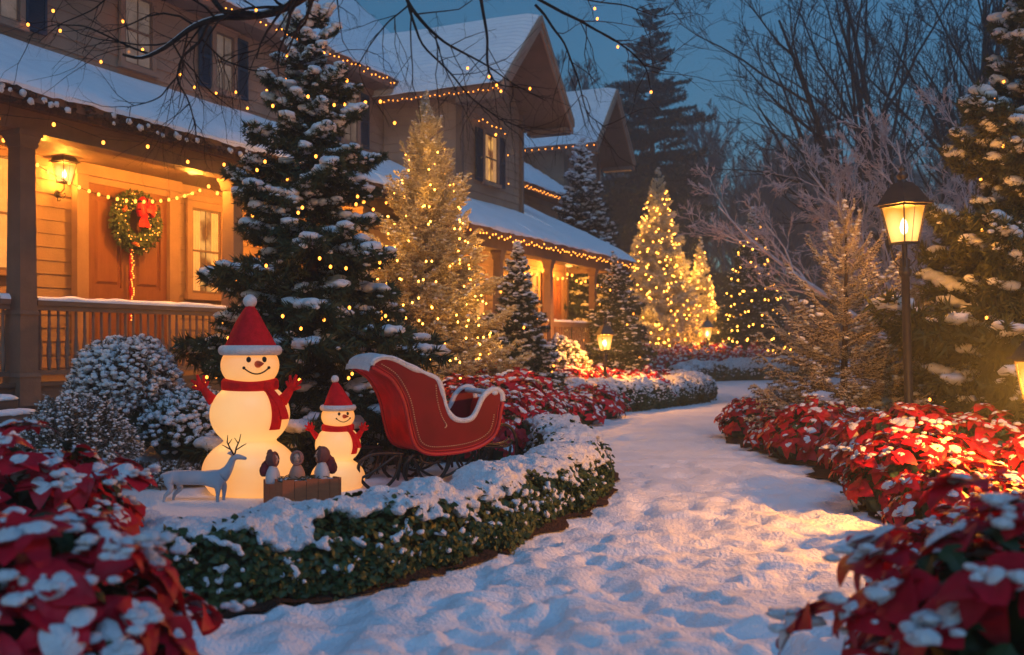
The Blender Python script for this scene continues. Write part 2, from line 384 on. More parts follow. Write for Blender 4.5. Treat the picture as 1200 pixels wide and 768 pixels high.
# gable bay one
g0, g1, ge, gp = 11.5, 14.95, 7.25, 9.0
def gclip(z):
    if z < ge: return g0, g1
    f = (z - ge) / (gp - ge); mid = (g0 + g1) / 2; return g0 + (mid - g0) * f, g1 + (mid - g1) * f
w = MB(); siding(w, g0, g1, 4.6, gp, 2.02, .2, gclip); siding_side(w, .02, 2.0, 4.9, 7.3, g0 - .0); addb(w, g0 + .12, g1 - .02, .02, 1.9, 4.7, 7.2)
part('gable_wall', w, M['siding'], house)
for q_ in ((g0 - .03, g0 + .10, 1.95, 2.09, 4.6, 7.3), (g1 - .10, g1 + .03, 1.95, 2.09, 4.6, 7.3), (18.1, 18.24, 1.9, 2.06, .3, 4.6)): part('corner_board', hb(*q_), M['trim'], house)
def gable_roof(ta, tb, tm, ze, zp, of, ob, thick=.16, snowt=.13, nm='gable_roof'):
    def slab(a, b, dz, th, tk, mt, nme, fray=0, smooth=False, parent=None):
        m = MB()
        for sgn, te in ((-1, ta), (1, tb)):
            n = 140; q = 26
            s = np.linspace(0, 1, n); o_ = np.linspace(of, ob, q)
            Sg, Og = np.meshgrid(s, o_, indexing='ij')
            Tg = te + (tm - te) * Sg
            if th == 'snow':
                e = .05 * vn(np.stack([Og * 2.1, Og * 0 + te, Sg * 0], -1)) * (Sg < .02)
                Tg = Tg + np.where(Sg < .02, -(.03 + e) * (1 if te < tm else -1) * 1, 0)
                hgt = tk * (1 - .75 * np.exp(-Sg * 26)) * (1 - .6 * np.exp(-(of - Og) * 12)) + .012 * fbm(np.stack([Tg * 1.5, Og * 1.5, Sg * 0], -1)) - .10 * (1 - np.abs(((Sg * 17) % 1) - .12) / .88).clip(0, 1) ** 3
                Zg = ze + (zp - ze) * Sg + dz + np.maximum(hgt, .02)
                m.grid(np.stack([Tg, -Og, Zg], -1))
                m.grid(np.stack([Tg, -Og, ze + (zp - ze) * Sg + dz - .0], -1))
                # closing lips
                for sl in (np.s_[0], ):
                    A = np.stack([Tg[0], -Og[0], Zg[0]], -1); B = np.stack([Tg[0], -Og[0], ze + dz + 0 * Zg[0]], -1); m.grid(np.stack([A, B]))
                A = np.stack([Tg[:, 0], -Og[:, 0], Zg[:, 0]], -1); B = A.copy(); B[:, 2] = ze + (zp - ze) * s + dz; m.grid(np.stack([A, B]))
            else:
                m.hexa([(te, -of, ze + dz), (tm, -of, zp + dz), (tm, -ob, zp + dz), (te, -ob, ze + dz),
                        (te, -of, ze + dz + tk), (tm, -of, zp + dz + tk), (tm, -ob, zp + dz + tk), (te, -ob, ze + dz + tk)])
        return part(nme, m, mt, parent or house, smooth)
    r = slab(0, 0, -.18, 'roof', .17, M['trim'], nm)
    slab(0, 0, -.005, 'snow', snowt, M['snow'], 'roof_snow', smooth=True, parent=r)
    m = MB()    # bargeboards along the rake, doubled
    for te in (ta, tb):
        for o_, wd, tk, dz in ((of + .0, .30, .05, .0), (of + .05, .15, .035, .02)):
            m.hexa([(te, -o_ - tk, ze - wd - .02 + dz), (tm, -o_ - tk, zp - wd - .02 + dz), (tm, -o_ - .002, zp - wd - .02 + dz), (te, -o_ - .002, ze - wd - .02 + dz),
                    (te, -o_ - tk, ze + dz), (tm, -o_ - tk, zp + dz), (tm, -o_ - .002, zp + dz), (te, -o_ - .002, ze + dz)])
    part('bargeboard', m, M['trim_light'], r)
    for te, s_ in ((ta, 1), (tb, -1)):   # eave returns: the boxed feet of the overhang and battens under the rake
        m = MB(); x0, x1 = sorted((te, te + s_ * .34)); m.box((x0, -of + .02, ze - .34), (x1, -of + 1.1, ze - .2)); part('soffit_box', m, M['trim'], r)
    return r
gable_roof(g0 - .42, g1 + .42, (g0 + g1) / 2, 7.12, 9.18, 3.25, -3.9)
# main roof over the long wing
def plane_roof(t0, t1, oe, ze, orr, zr, name, tk=.14, snowt=.14, nt=160, no=50, ridges=16, fray=.06, seed=0.):
    m = MB(); m.hexa([(t0, -oe, ze - tk), (t1, -oe, ze - tk), (t1, -orr, zr - tk), (t0, -orr, zr - tk), (t0, -oe, ze), (t1, -oe, ze), (t1, -orr, zr), (t0, -orr, zr)])
    r = part(name, m, M['trim'], house)
    m = MB(); t = np.linspace(t0 - .02, t1 + .02, nt); s = np.linspace(0, 1, no) ** 1.3
    T, Sg = np.meshgrid(t, s, indexing='ij')
    e = (fray * (1 + fbm(np.stack([t * 2.3, t * 0 + seed, t * 0], -1))))[:, None] * np.exp(-Sg * 40)
    O = oe + (orr - oe) * Sg + e
    base = ze + (zr - ze) * Sg
    h = snowt * (1 - .7 * np.exp(-Sg * 30)) + .02 * fbm(np.stack([T * .9, O * .9, T * 0 + seed], -1))
    if ridges: h = h - .06 * (1 - np.abs(((Sg * ridges) % 1) - .12) / .88).clip(0, 1) ** 5
    Zt = base + np.maximum(h, .03) - e * .5
    Gt = np.stack([T, -O, Zt], -1); m.grid(Gt)
    lip = Gt[:, 0].copy(); lip[:, 2] = ze - .02 - .03 * np.abs(fbm(np.stack([t * 5, t * 0 + 3 + seed, t * 0], -1))); m.grid(np.stack([Gt[:, 0], lip])); 
    bk = lip.copy(); bk[:, 1] += .14; bk[:, 2] = ze + .01; m.grid(np.stack([lip, bk]))
    for k in (0, -1):
        a = Gt[k].copy(); b = a.copy(); b[:, 2] = base[k]; m.grid(np.stack([a, b]))
    part('roof_snow', m, M['snow'], r, True)
    return r
mr = plane_roof(-4.4, 15.6, .55, 7.5, -4, 11.6, 'main_roof', nt=260, ridges=18)
plane_roof(-4.4, 15.6, -8.5, 7.5, -4, 11.6, 'main_roof', nt=60, ridges=0, fray=0)
m = MB(); addb(m, -4.4, 11.1, .50, .56, 7.26, 7.5); addb(m, -4.4, 11.1, 0, .5, 7.28, 7.31); part('fascia', m, M['trim'], house)
m = MB(); m.prism([(.5, 7.3), (8.5, 7.3), (4, 11.4)], 0, 14.9, 15.02); m.prism([(.5, 7.3), (8.5, 7.3), (4, 11.4)], 0, -4.02, -3.9); part('gable_end_wall', m, M['siding'], house)
# lower middle wing and gable two
w = MB(); siding(w, 15.02, 23.3, .3, 6.3, .0); addb(w, 15.02, 27, -8, -.12, .2, 6.2); siding(w, 23.3, 26.6, .3, 8.3, .02)
part('clapboard_wall', w, M['siding'], house)
plane_roof(15.03, 23.2, .55, 6.25, -3, 8.6, 'wing_roof', nt=90, ridges=11, seed=4.)
m = MB(); addb(m, 15.05, 23.2, .50, .56, 6.03, 6.25); addb(m, 15.05, 23.2, 0, .5, 6.06, 6.09); part('fascia', m, M['trim'], house)
def gc2(z):
    f = (z - 8.3) / 1.9; f = min(max(f, 0), 1); return 23.3 + 1.65 * f, 26.6 - 1.65 * f
w = MB(); siding(w, 23.3, 26.6, 8.3, 10.15, .02, .2, gc2); siding_side(w, -6, 0, 6.3, 8.3, 23.3); addb(w, 23.42, 26.5, -6, -.1, 6, 8.25); part('gable_wall', w, M['siding'], house)
for q_ in ((23.26, 23.40, -.05, .09, .3, 8.2), (26.5, 26.63, -.05, .09, .3, 8.2)): part('corner_board', hb(*q_), M['trim'], house)
gable_roof(22.9, 27.0, 24.95, 8.15, 10.35, 1.25, -7)
# porch roofs
plane_roof(-4.5, 7.7, 2.55, 4.42, 0.02, 5.66, 'porch_roof', nt=260, ridges=0, snowt=.16, fray=.07, seed=1.)
plane_roof(7.4, 11.45, 3.85, 3.76, .02, 5.66, 'porch_roof', nt=100, ridges=0, snowt=.16, seed=2.)
plane_roof(11.45, 15.0, 3.85, 3.76, 2.06, 4.63, 'porch_roof', nt=100, ridges=0, snowt=.16, seed=3.)
plane_roof(15.0, 18.7, 3.85, 3.76, .02, 5.66, 'porch_roof', nt=100, ridges=0, snowt=.16, seed=5.)
# ragged frozen gutter under the snow of the near porch
rng = np.random.RandomState(3)
m = MB(); addb(m, -4.5, 7.7, 2.42, 2.54, 4.2, 4.42)
n = 420; tq = rng.uniform(-4.4, 7.6, n); blobs(m, np.stack([tq, -2.55 - rng.uniform(-.02, .04, n), 4.33 + rng.uniform(-.09, .05, n)], -1), rng.uniform(.02, .055, n), (1.4, .6, .8), 1, .5, 2.5)
part('gutter', m, M['eave'], house)
m = MB(); n = 60; tq = rng.uniform(-4.4, 7.6, n); blobs(m, np.stack([tq, -2.60 - rng.uniform(0, .03, n), 4.30 + rng.uniform(-.06, .06, n)], -1), rng.uniform(.02, .045, n), (1.1, .5, 1.0), 2, .4, 2.5)
part('gutter_snow', m, M['snow_fluff'], house, True)
m = MB(); addb(m, -4.4, 7.6, 1.86, 2.14, 4.02, 4.32); addb(m, -4.4, 7.6, 1.82, 2.18, 4.30, 4.36); addb(m, -4.4, 7.6, 0, 1.86, 4.24, 4.28)
part('porch_beam', m, M['post'], house)
m = MB(); addb(m, 7.6, 18.5, 3.3, 3.55, 3.42, 3.70); addb(m, 7.6, 18.5, 2, 3.3, 3.66, 3.69); addb(m, 7.4, 18.7, 3.78, 3.84, 3.60, 3.75); addb(m, 18.5, 18.58, .5, 3.8, 3.45, 3.76)
part('porch_beam', m, M['post'], house)
# decks
m = MB()
for k in range(17): addb(m, -4.4, 7.6, k * .125 + .003, k * .125 + .122, .95, 1.0)
addb(m, -4.4, 7.6, 2.0, 2.10, .74, .96); addb(m, -4.4, 7.6, 2.0, 2.04, .2, .73)
part('porch_deck', m, M['deck'], house)
m = MB(); addb(m, 7.6, 18.4, 2.02, 3.55, .85, .95); addb(m, 7.6, 18.4, 3.42, 3.46, .2, .85); part('porch_deck', m, M['deck'], house)
def column(t, o, zb, zt, w=.118, nm='porch_column', taper=.88):
    m = MB()
    def fr(z0, z1, a, b):
        m.hexa([(t-a, -o-a, z0), (t+a, -o-a, z0), (t+a, -o+a, z0), (t-a, -o+a, z0), (t-b, -o-b, z1), (t+b, -o-b, z1), (t+b, -o+b, z1), (t-b, -o+b, z1)])
    fr(zb, zb + .35, w * 1.28, w * 1.25); fr(zb + .35, zb + .40, w * 1.34, w * 1.15); fr(zb + .40, zb + 1.1, w * 1.1, w * 1.1); fr(zb+1.1, zb + 1.15, w * 1.2, w * 1.12); fr(zb + 1.15, zt - .2, w * 1.02, w * taper)
    fr(zt - .2, zt - .15, w * 1.0, w * 1.15); fr(zt - .15, zt - .06, w * 1.05, w * 1.3); fr(zt - .06, zt, w * 1.42, w * 1.42)
    return part(nm, m, M['post'], house)
for t in (-3.8, .03, 3.84, 7.45): column(t, 2.03, .72, 4.03)
for t in (8.0, 10.6, 13.4, 16.5, 18.3): column(t, 3.42, .9, 3.42, .09)
m = MB(); addb(m, 1.55, 1.75, 2, 2.04, 0, 0); m = MB()
for k in range(5): addb(m, -1.6, -.35, 2.1 + .30 * k, 2.1 + .30 * (k + 1) + .03, .15, .82 - .15 * k)
part('porch_step', m, M['deck'], house)
m = MB()
blobs(m, [(tq, -2.3 - .3 * k, .84 - .15 * k) for k in range(5) for tq in np.linspace(-1.5, -.45, 8)], .16, (1.2, .9, .3), 2, .2)
part('step_snow', m, M['snow'], house, True)
def railing(t0, t1, o, zf, ht=1.02, step=.135):
    m = MB(); addb(m, t0, t1, o - .05, o + .05, zf + ht - .06, zf + ht)
    addb(m, t0, t1, o - .035, o + .035, zf + ht - .12, zf + ht - .062)
    r = part('railing', m, M['post'], house); part('bottom_rail', hb(t0, t1, o - .03, o + .03, zf + .1, zf + .16), M['post'], r)
    bal = MB()
    prof = [(.018, .161), (.022, .2), (.03, .3), (.034, .42), (.026, .52), (.018, .60), (.024, .64), (.018, .70), (.018, ht - .121)]
    bal.lathe(prof, 7); me = bal.mesh('baluster', M['post'], True)
    n = int((t1 - t0) / step)
    for k in range(n): part('baluster', me, None, r, loc=(t0 + (k + .5) * (t1 - t0) / n, -o, zf))
    s = MB(); tg = np.linspace(t0, t1, 60); cs = np.array([(-.055, .0), (-.05, .035), (-.02, .055), (.02, .055), (.05, .035), (.055, 0)])
    Gd = np.stack([np.stack([tg, -o + tg * 0 + c[0], zf + ht + c[1] * (1 + .35 * vn(np.stack([tg * 4, tg * 0 + i, tg * 0], -1)))], -1) for i, c in enumerate(cs)])
    s.grid(Gd); part('railing_snow', s, M['snow'], r, True)
railing(.22, 3.66, 2.03, .98); railing(-3.6, -1.7, 2.03, .98); railing(-.3, -.16, 2.03, .98); railing(4.05, 7.25, 2.03, .98)
railing(14.95, 16.38, 3.42, .95); railing(16.62, 18.15, 3.42, .95); railing(13.5, 14.9, 3.42, .95); railing(8.1, 10.5, 3.42, .95); railing(10.7, 13.3, 3.42, .95)
# windows
def window(t0, t1, z0, z1, o, lit=True, shut=0, name='window', split=True, wide=.09):
    m = MB(); w = wide
    addb(m, t0 - w, t1 + w, o + .02, o + .07, z1, z1 + w); addb(m, t0 - w - .03, t1 + w + .03, o + .02, o + .11, z0 - w, z0 - .002)
    addb(m, t0 - w, t0, o + .02, o + .07, z0, z1); addb(m, t1, t1 + w, o + .02, o + .07, z0, z1); addb(m, t0 - w - .03, t1 + w + .03, o + .02, o + .1, z1 + w + .002, z1 + w + .04)
    fr = part(name, m, M['trim_light'], house)
    m = MB(); s = .035
    addb(m, t0, t0 + s, o + .02, o + .05, z0, z1); addb(m, t1 - s, t1, o + .02, o + .05, z0, z1); addb(m, t0 + s, t1 - s, o + .02, o + .05, z0, z0 + s); addb(m, t0 + s, t1 - s, o + .02, o + .05, z1 - s, z1)
    zm = (z0 + z1) / 2; addb(m, t0 + s, t1 - s, o + .02, o + .053, zm - s / 2, zm + s / 2)
    tm = (t0 + t1) / 2
    if split: addb(m, tm - .01, tm + .01, o + .02, o + .045, z0 + s, zm - s / 2); addb(m, tm - .01, tm + .01, o + .02, o + .045, zm + s / 2, z1 - s)
    part('sash', m, M['post'], fr)
    part('pane', hb(t0 + .02, t1 - .02, o + .004, o + .032, z0 + .02, z1 - .02), M['pane_lit'] if lit else M['pane_dark'], fr)
    if lit:    # drawn-back curtains seen as pale folds at the sides of the glass
        m = MB(); wd = (t1 - t0) * .26
        for a, b in ((t0 + s, t0 + s + wd), (t1 - s - wd, t1 - s)):
            tg = np.linspace(a, b, 24); zz = np.linspace(z0 + s + .01, z1 - s - .01, 2)
            m.grid(np.stack([np.stack([tg, -(o + .036 + .004 * np.sin((tg - a) * 90)), tg * 0 + z], -1) for z in zz]))
        part('curtain', m, M['curtain'], fr, True)
    if shut:
        for a, b in ((t0 - w - .02 - shut, t0 - w - .02), (t1 + w + .02, t1 + w + .02 + shut)):
            m = MB(); addb(m, a, a + .04, o + .02, o + .06, z0 - .04, z1 + .04); addb(m, b - .04, b, o + .02, o + .06, z0 - .04, z1 + .04)
            for zz in (z0 - .04, zm - .03, z1 - .02): addb(m, a + .04, b - .04, o + .02, o + .06, zz, zz + .06)
            z = z0 + .04
            while z < z1 - .04:
                m.hexa([(a + .04, -o - .05, z), (b - .04, -o - .05, z), (b - .04, -o - .042, z), (a + .04, -o - .042, z), (a + .04, -o - .03, z + .05), (b - .04, -o - .03, z + .05), (b - .04, -o - .022, z + .05), (a + .04, -o - .022, z + .05)]); z += .045
            part('shutter', m, M['shutter'], fr)
    return fr
M['curtain'] = mat('curtain', (.5, .34, .2), .8, (.38, .25, .14), 6, emit=(1, .45, .12), es=.25)
window(.55, 1.50, 2.5, 4.12, 0, True, 0, wide=.08)
window(5.12, 5.86, 2.35, 3.85, 0, True, 0, wide=.12)
window(1.0, 1.62, 6.05, 7.1, 0, False, .36)
window(3.58, 4.18, 6.0, 7.15, 0, False)
window(5.73, 6.22, 6.08, 7.12, 0, False, .30)
window(9.85, 10.38, 5.9, 7.05, 0, False, .36)
window(12.72, 13.42, 5.30, 6.45, 2.02, True, .34)
window(16.5, 17.3, 4.9, 5.75, 0, False) if False else None
window(17.3, 18.1, 5.75, 6.0, 0, False) if False else None
window(24.6, 25.5, 6.7, 7.7, .02, False)
window(8.6, 9.6, 1.9, 3.2, 2.0, True); window(11.8, 12.8, 1.9, 3.2, 2.0, True); window(15.05, 15.95, 1.3, 3.3, 2.0, True, split=True)
# double front door
m = MB()
dt0, dt1, dz0, dz1 = 2.78, 4.50, 1.0, 3.95
for a, b in ((dt0 - .22, dt0), (dt1, dt1 + .22)): addb(m, a, b, .02, .14, dz0, dz1 + .1)
addb(m, dt0 - .26, dt1 + .26, .02, .17, dz1 + .1, dz1 + .28); addb(m, dt0 - .22, dt1 + .22, .02, .10, dz1, dz1 + .1)
door = part('door', m, M['trim_light'], house)
def leaf(a, b, nm='door_panel', par=None, z0=dz0, z1=dz1, o=.0):
    m = MB(); st = .14
    addb(m, a, b, o + .004, o + .045, z0, z1)
    zs = [z0 + .22, z0 + 1.15, z0 + 1.35, z1 - .18]
    addb(m, a, a + st, o + .045, o + .075, z0, z1); addb(m, b - st, b, o + .045, o + .075, z0, z1)
    for p, q in ((z0, zs[0]), (zs[1], zs[2]), (zs[3], z1)): addb(m, a + st, b - st, o + .045, o + .075, p, q)
    for p, q in ((zs[0], zs[1]), (zs[2], zs[3])):
        x0, x1 = a + st + .05, b - st - .05
        m.hexa([(x0, -o - .045, p + .05), (x1, -o - .045, p + .05), (x1, -o - .045, q - .05), (x0, -o - .045, q - .05), (x0 + .04, -o - .068, p + .09), (x1 - .04, -o - .068, p + .09), (x1 - .04, -o - .068, q - .09), (x0 + .04, -o - .068, q - .09)])
    return part(nm, m, M['door'], par)
mid = (dt0 + dt1) / 2
leaf(dt0 + .01, mid - .006, par=door); leaf(mid + .006, dt1 - .01, par=door)
m = MB(); blobs(m, [(mid - .07, -.13, 2.05)], .035, (1, 1, 1), 2, 0); m.tube([(mid - .07, -.07, 2.05), (mid - .07, -.12, 2.05)], .012); addb(m, mid - .10, mid - .04, .075, .082, 1.93, 2.17); part('handle', m, M['gold'], door)
m = MB(); addb(m, 16.35, 17.75, 2.02, 2.10, 3.25, 3.4); addb(m, 16.35, 16.5, 2.02, 2.10, .95, 3.25); addb(m, 17.6, 17.75, 2.02, 2.10, .95, 3.25)
d2 = part('door', m, M['trim_light'], house); leaf(16.51, 17.04, par=d2, z0=.95, z1=3.24, o=2.02); leaf(17.06, 17.59, par=d2, z0=.95, z1=3.24, o=2.02)
m = MB(); addb(m, -1.95, -1.4, 1.9, 2, 0, 0)
# chimney-less ridge caps of snow are part of the roof snow
# ------------------------------------------------------------------ lanterns
def lantern_mesh(parent, s, z, top=1.0, panes=True):
    """four sided tapered lantern, glass height .42*s, base at z"""
    m = MB(); a, b, h = .115 * s, .185 * s, .46 * s
    for sx, sy in ((-1, -1), (1, -1), (1, 1), (-1, 1)):
        m.tube([(sx * a, sy * a, z), (sx * b, sy * b, z + h)], .013 * s, 4)
    for r, zz in ((a, z), (b, z + h)):
        q = r + .012 * s
        m.box((-q, -q, zz - .012 * s), (q, q, zz + .012 * s))
    m.tube([(0, -a * 1.01, z), (0, -b * 1.0, z + h)], .005 * s, 4)
    part('lantern_frame', m, M['iron'], parent)
    m = MB()
    def fr(z0, z1, p, q): m.hexa([(-p, -p, z0), (p, -p, z0), (p, p, z0), (-p, p, z0), (-q, -q, z1), (q, -q, z1), (q, q, z1), (-q, q, z1)])
    zt = z + h + .013 * s
    fr(zt, zt + .025 * s, .25 * s, .24 * s); fr(zt + .025 * s, zt + .22 * s, .215 * s, .12 * s); fr(zt + .22 * s, zt + .27 * s, .11 * s, .08 * s)
    roof = part('lantern_roof', m, M['iron'], parent)
    m = MB(); m.lathe([(.0, .25), (.08, .25), (.055, .29), (.035, .31), (.06, .33), (.072, .36), (.05, .39), (.025, .41), (.035, .43), (.038, .45), (.018, .48), (0, .52)], 14, (0, 0, 0)); m.xf(np.eye(3) * s, (0, 0, zt)); part('finial', m, M['iron'], parent, True)
    g = MB(); a2, b2 = a * .93, b * .93
    for k in range(4):
        c, s_ = math.cos(k * math.pi / 2), math.sin(k * math.pi / 2)
        q = [(-a2, -a2, z + .014 * s), (a2, -a2, z + .014 * s), (b2, -b2, z + h - .014 * s), (-b2, -b2, z + h - .014 * s)]
        g.add([(x * c - y * s_, x * s_ + y * c, zz) for x, y, zz in q], [(0, 1, 2, 3)])
    part('lantern_glass', g, M['lamp_glass'], parent)
    f = MB(); f.lathe([(0, 0), (.035, .03), (.05, .09), (.035, .16), (0, .22)], 10, (0, 0, 0)); f.xf(np.eye(3) * s, (0, 0, z + .1 * s)); part('bulb', f, M['flame'], parent, True)
def scroll(n=40, turns=1.4, r0=.1, r1=.02):
    t = np.linspace(0, 1, n); r = r0 + (r1 - r0) * t; a = t * turns * 2 * math.pi
    return np.stack([r * np.cos(a), r * 0, r * np.sin(a)], -1)
def street_lamp(name, label, cat, pos, H, s, power, tilt=0., rp=.045, group=None, light_r=.07, scr=True):
    t = thing(name, label, cat, pos, 0, group)
    m = MB(); zt = H
    m.lathe([(rp * 2.6, -.5), (rp * 2.6, .05), (rp * 2.2, .12), (rp * 1.6, .2), (rp * 1.35, .45), (rp * 1.5, .5), (rp * 1.15, .55), (rp, .62), (rp * .92, zt - .42 * s), (rp * 1.3, zt - .40 * s), (rp * 1.5, zt - .34 * s), (rp * .9, zt - .30 * s), (rp * 1.25, zt - .22 * s), (rp * .6, zt - .18 * s), (rp * .6, zt - .012 * s)], 16)
    part('pole', m, M['iron'], t, True)
    if scr:
        for k in range(4):
            m = MB(); a = k * math.pi / 2 + math.pi / 4
            pts = np.array([(.035, 0, -.30), (.075, 0, -.27), (.13, 0, -.20), (.15, 0, -.12), (.12, 0, -.06), (.09, 0, -.08), (.10, 0, -.12), (.125, 0, -.11)]) * s
            pts2 = np.array([(.12, 0, -.20), (.15, 0, -.10), (.17, 0, -.015)]) * s
            m.tube(pts, .010 * s, 5); m.tube(pts2, .009 * s, 5)
            m.xf(rotz(np.array(a)), (0, 0, zt)); part('scroll_bracket', m, M['iron'], t, True)
    lantern_mesh(t, s, zt)
    point((0, 0, zt + .22 * s), power, r=light_r, parent=t)
    t.rotation_euler = (0, R(tilt), 0)
    return t
lx = P(1056, 0, 12.6)[0]
street_lamp('street_lamp', 'tall black street lamp glowing beside the frosted fir on the right', 'street lamp', (lx + .12, 12.6, G(lx, 12.6)), 2.72 - G(lx, 12.6) + .02, 1.02, 430, -2.2, .055).rotation_euler.z = R(25)
p = P(709, 0, 22.8)
street_lamp('garden_lamp', 'small lit lantern on a post behind the middle snowy hedge', 'garden lamp', (p[0], 22.8, G(p[0], 22.8)), 1.30 - G(p[0], 22.8), .76, 800, 0, .04).rotation_euler.z = R(20)
p = P(829, 0, 42)
street_lamp('garden_lamp', 'farthest small lit lantern among the distant red flowers', 'garden lamp', (p[0], 42, G(p[0], 42)), 1.5, 1.0, 600, 0, .05, scr=False)
p = P(1222, 0, 7.55)
street_lamp('garden_lamp', 'lit lantern cut by the right edge above the red poinsettias', 'garden lamp', (p[0], 7.55, 0), 1.02, .72, 1450, 0, .04).rotation_euler.z = R(12)
# porch wall lanterns
def wall_lantern(label, t, o, z, s, power):
    w = HW(t, o, 0); e = thing('wall_lantern', label, 'wall lantern', (w[0], w[1], z), HA)
    m = MB(); m.lathe([(0, 0), (.09, 0), (.085, .02), (.05, .035), (0, .04)], 18); m.xf(np.array([[1, 0, 0], [0, 0, -1], [0, 1, 0]]) * s, (0, -.02, -.25 * s)); part('back_plate', m, M['iron'], e, True)
    m = MB(); m.tube(np.array([(0, -.05, -.25), (0, -.12, -.33), (0, -.22, -.36), (0, -.30, -.30), (0, -.28, -.24), (0, -.24, -.26)]) * s, .012 * s, 6); m.tube(np.array([(0, -.05, -.22), (0, -.16, -.22), (0, -.26, -.14), (0, -.26, 0)]) * s, .014 * s, 6)
    m.tube(np.array([(0, -.04, -.28), (0, -.05, -.40), (0, -.12, -.42), (0, -.14, -.36)]) * s, .010 * s, 6); part('bracket', m, M['iron'], e, True)
    inner = thing('lantern', None, None, (0, -.26 * s, 0)); inner.parent = e
    lantern_mesh(inner, s, 0)
    point((0, -.26 * s, .2 * s), power, r=.06, parent=e)
    return e
wall_lantern('black wall lantern glowing left of the wreathed front door', 2.28, .02, 3.86, .64, 130)
wall_lantern('distant lit porch lantern showing above the gold tree', 12.45 - 2.1, 2.02, 3.0, .6, 120)
wall_lantern('distant lit porch lantern beside the porch post and small snowy tree', 14.2, 2.02, 2.85, .6, 130)
# ------------------------------------------------------------------ string lights
bulb_me = {}
def bulb_mesh(r, mt='bulb'):
    k = (round(r, 4), mt)
    if k not in bulb_me:
        V, Fc = ico(1); m = MB(); m.add(V * np.array([1, 1, 1.25]) * r, Fc); bulb_me[k] = m.mesh('bulb', M[mt], True)
    return bulb_me[k]
def lights(label, pts, r=.02, cable=.004, mt='bulb', hang=0, group=None, name='string_lights', path=None, cat='string lights', many='bulbs'):
    pts = np.asarray(pts, float); b = pts[0].copy()
    e = thing(name, label, cat, tuple(b), 0, group)
    if cable:
        m = MB(); q = (pts if path is None else np.asarray(path)) - b; m.tube(q, cable, 3, False)
        if hang:
            for p in pts - b: m.tube([p, p - np.array([0, 0, hang])], cable, 3, False)
        part('cable', m, M['black'], e)
    me = bulb_mesh(r, mt)
    for i, p in enumerate(pts[:100]): part('bulb', me, None, e, loc=tuple(p - b - np.array([0, 0, hang])))
    if len(pts) > 100:
        V, Fc = ico(1); m = MB(); q = pts[100:] - b; m.rep(V * r, Fc, np.repeat(np.eye(3)[None], len(q), 0), q); tag(part('bulbs', m, M[mt], e, True), kind='stuff')
    return e
rng = np.random.RandomState(5)
def Hpts(t, o, z): return np.array([HW(a, b, c) for a, b, c in zip(t, o, z)])
def sag(t0, t1, n, o, z0, z1, sg, nspan=1):
    t = np.linspace(t0, t1, n); s = np.linspace(0, nspan, n) % 1
    return Hpts(t, np.full(n, o), z0 + (z1 - z0) * np.linspace(0, 1, n) - sg * 4 * s * (1 - s))
lights('warm bulbs strung along the beam of the near porch', sag(-1.5, 7.4, 13, 2.62, 4.1, 4.12, .08, 6), .022, .005, hang=.05)
a = sag(.2, 3.7, 22, 1.5, 4.0, 3.86, .42, 1); lights('swag of closely set bulbs hung inside the near porch left of its second post', a, .022, .005)
a = sag(3.9, 7.3, 18, 1.5, 3.95, 3.9, .35, 1); lights('swag of closely set bulbs hung inside the near porch beside the tall tree', a, .026, .005)
a = sag(-3.4, 0., 14, 1.5, 3.95, 3.9, .3, 1); lights('swag of bulbs inside the porch at the left edge', a, .026, .005)
t = np.linspace(-3, 11, 90); lights('dense warm string lights along the main roof eave', Hpts(t, .62 + .01 * np.sin(t * 40), 7.36 + .03 * np.sin(t * 23) + rng.uniform(-.03, .03, len(t))), .0135, .004)
t = np.linspace(11.3, 11.5, 3)
q = []
for k in range(26):
    s = k / 25.; q.append(HW(11.05, 3.2 - 3.0 * s, 6.98 + .02 * math.sin(k * 2)))
lights('string lights under the side eave of the nearer gable', q, .0115, .004)
lights('string lights round the shuttered window of the nearer gable', Hpts([12.3, 12.5, 12.75, 13.0, 13.25, 13.5, 13.75, 13.92, 13.95], [2.12] * 9, [6.62, 6.70, 6.68, 6.64, 6.66, 6.68, 6.6, 6.1, 5.4]), .014, .004)
t = np.linspace(15.1, 23.0, 55); lights('string lights along the low roof eave between the two gables', Hpts(t, .6 + 0 * t, 6.08 + .03 * np.sin(t * 19)), .016, .004)
q = [HW(22.8, 1.2 - 6.0 * k / 24., 8.03) for k in range(25)]; lights('string lights under the side eave of the farther gable', q, .017, .005)
t = np.linspace(7.6, 18.6, 80); lights('dense string lights along the eave of the far porch', Hpts(t, 3.92 + 0 * t, 3.62 + .035 * np.sin(t * 17) - .05 * np.abs(np.sin(t * 5))), .0165, .004)
a = sag(12.0, 18.2, 20, 3.3, 3.30, 3.25, .25, 4); lights('loose bulbs hanging inside the far porch', a, .032, .004)
# string across the upper wall between the windows
a = [P(x, y, Y) for x, y, Y in ((40, 33, 13.5), (70, 22, 14), (98, 6, 14.4), (94, 32, 14.6), (141, 69, 15.3), (167, 21, 15.7), (187, 55, 16.1), (228, 85, 16.9), (246, 100, 17.2), (272, 107, 17.7), (293, 106, 18.2), (306, 125, 18.5), (330, 104, 19), (345, 92, 19.6))]
a = [p - np.array([.911, -.413, 0]) * (off(p[0], p[1]) - .18) for p in a]
lights('looping bulbs pinned across the upper clapboard wall between the windows', [P(q[0] / q[1] * F + 600, 0, q[1]) * [1, 1, 0] + np.array([0, 0, q[2]]) for q in a], .022, .004)
a = [HW(t, .75, z) for t, z in ((8.9, 6.9), (9.6, 6.6), (10.2, 6.75), (10.8, 6.4))]; lights('four bulbs hanging at the upper wall behind the tall dark tree', a, .034, .004)
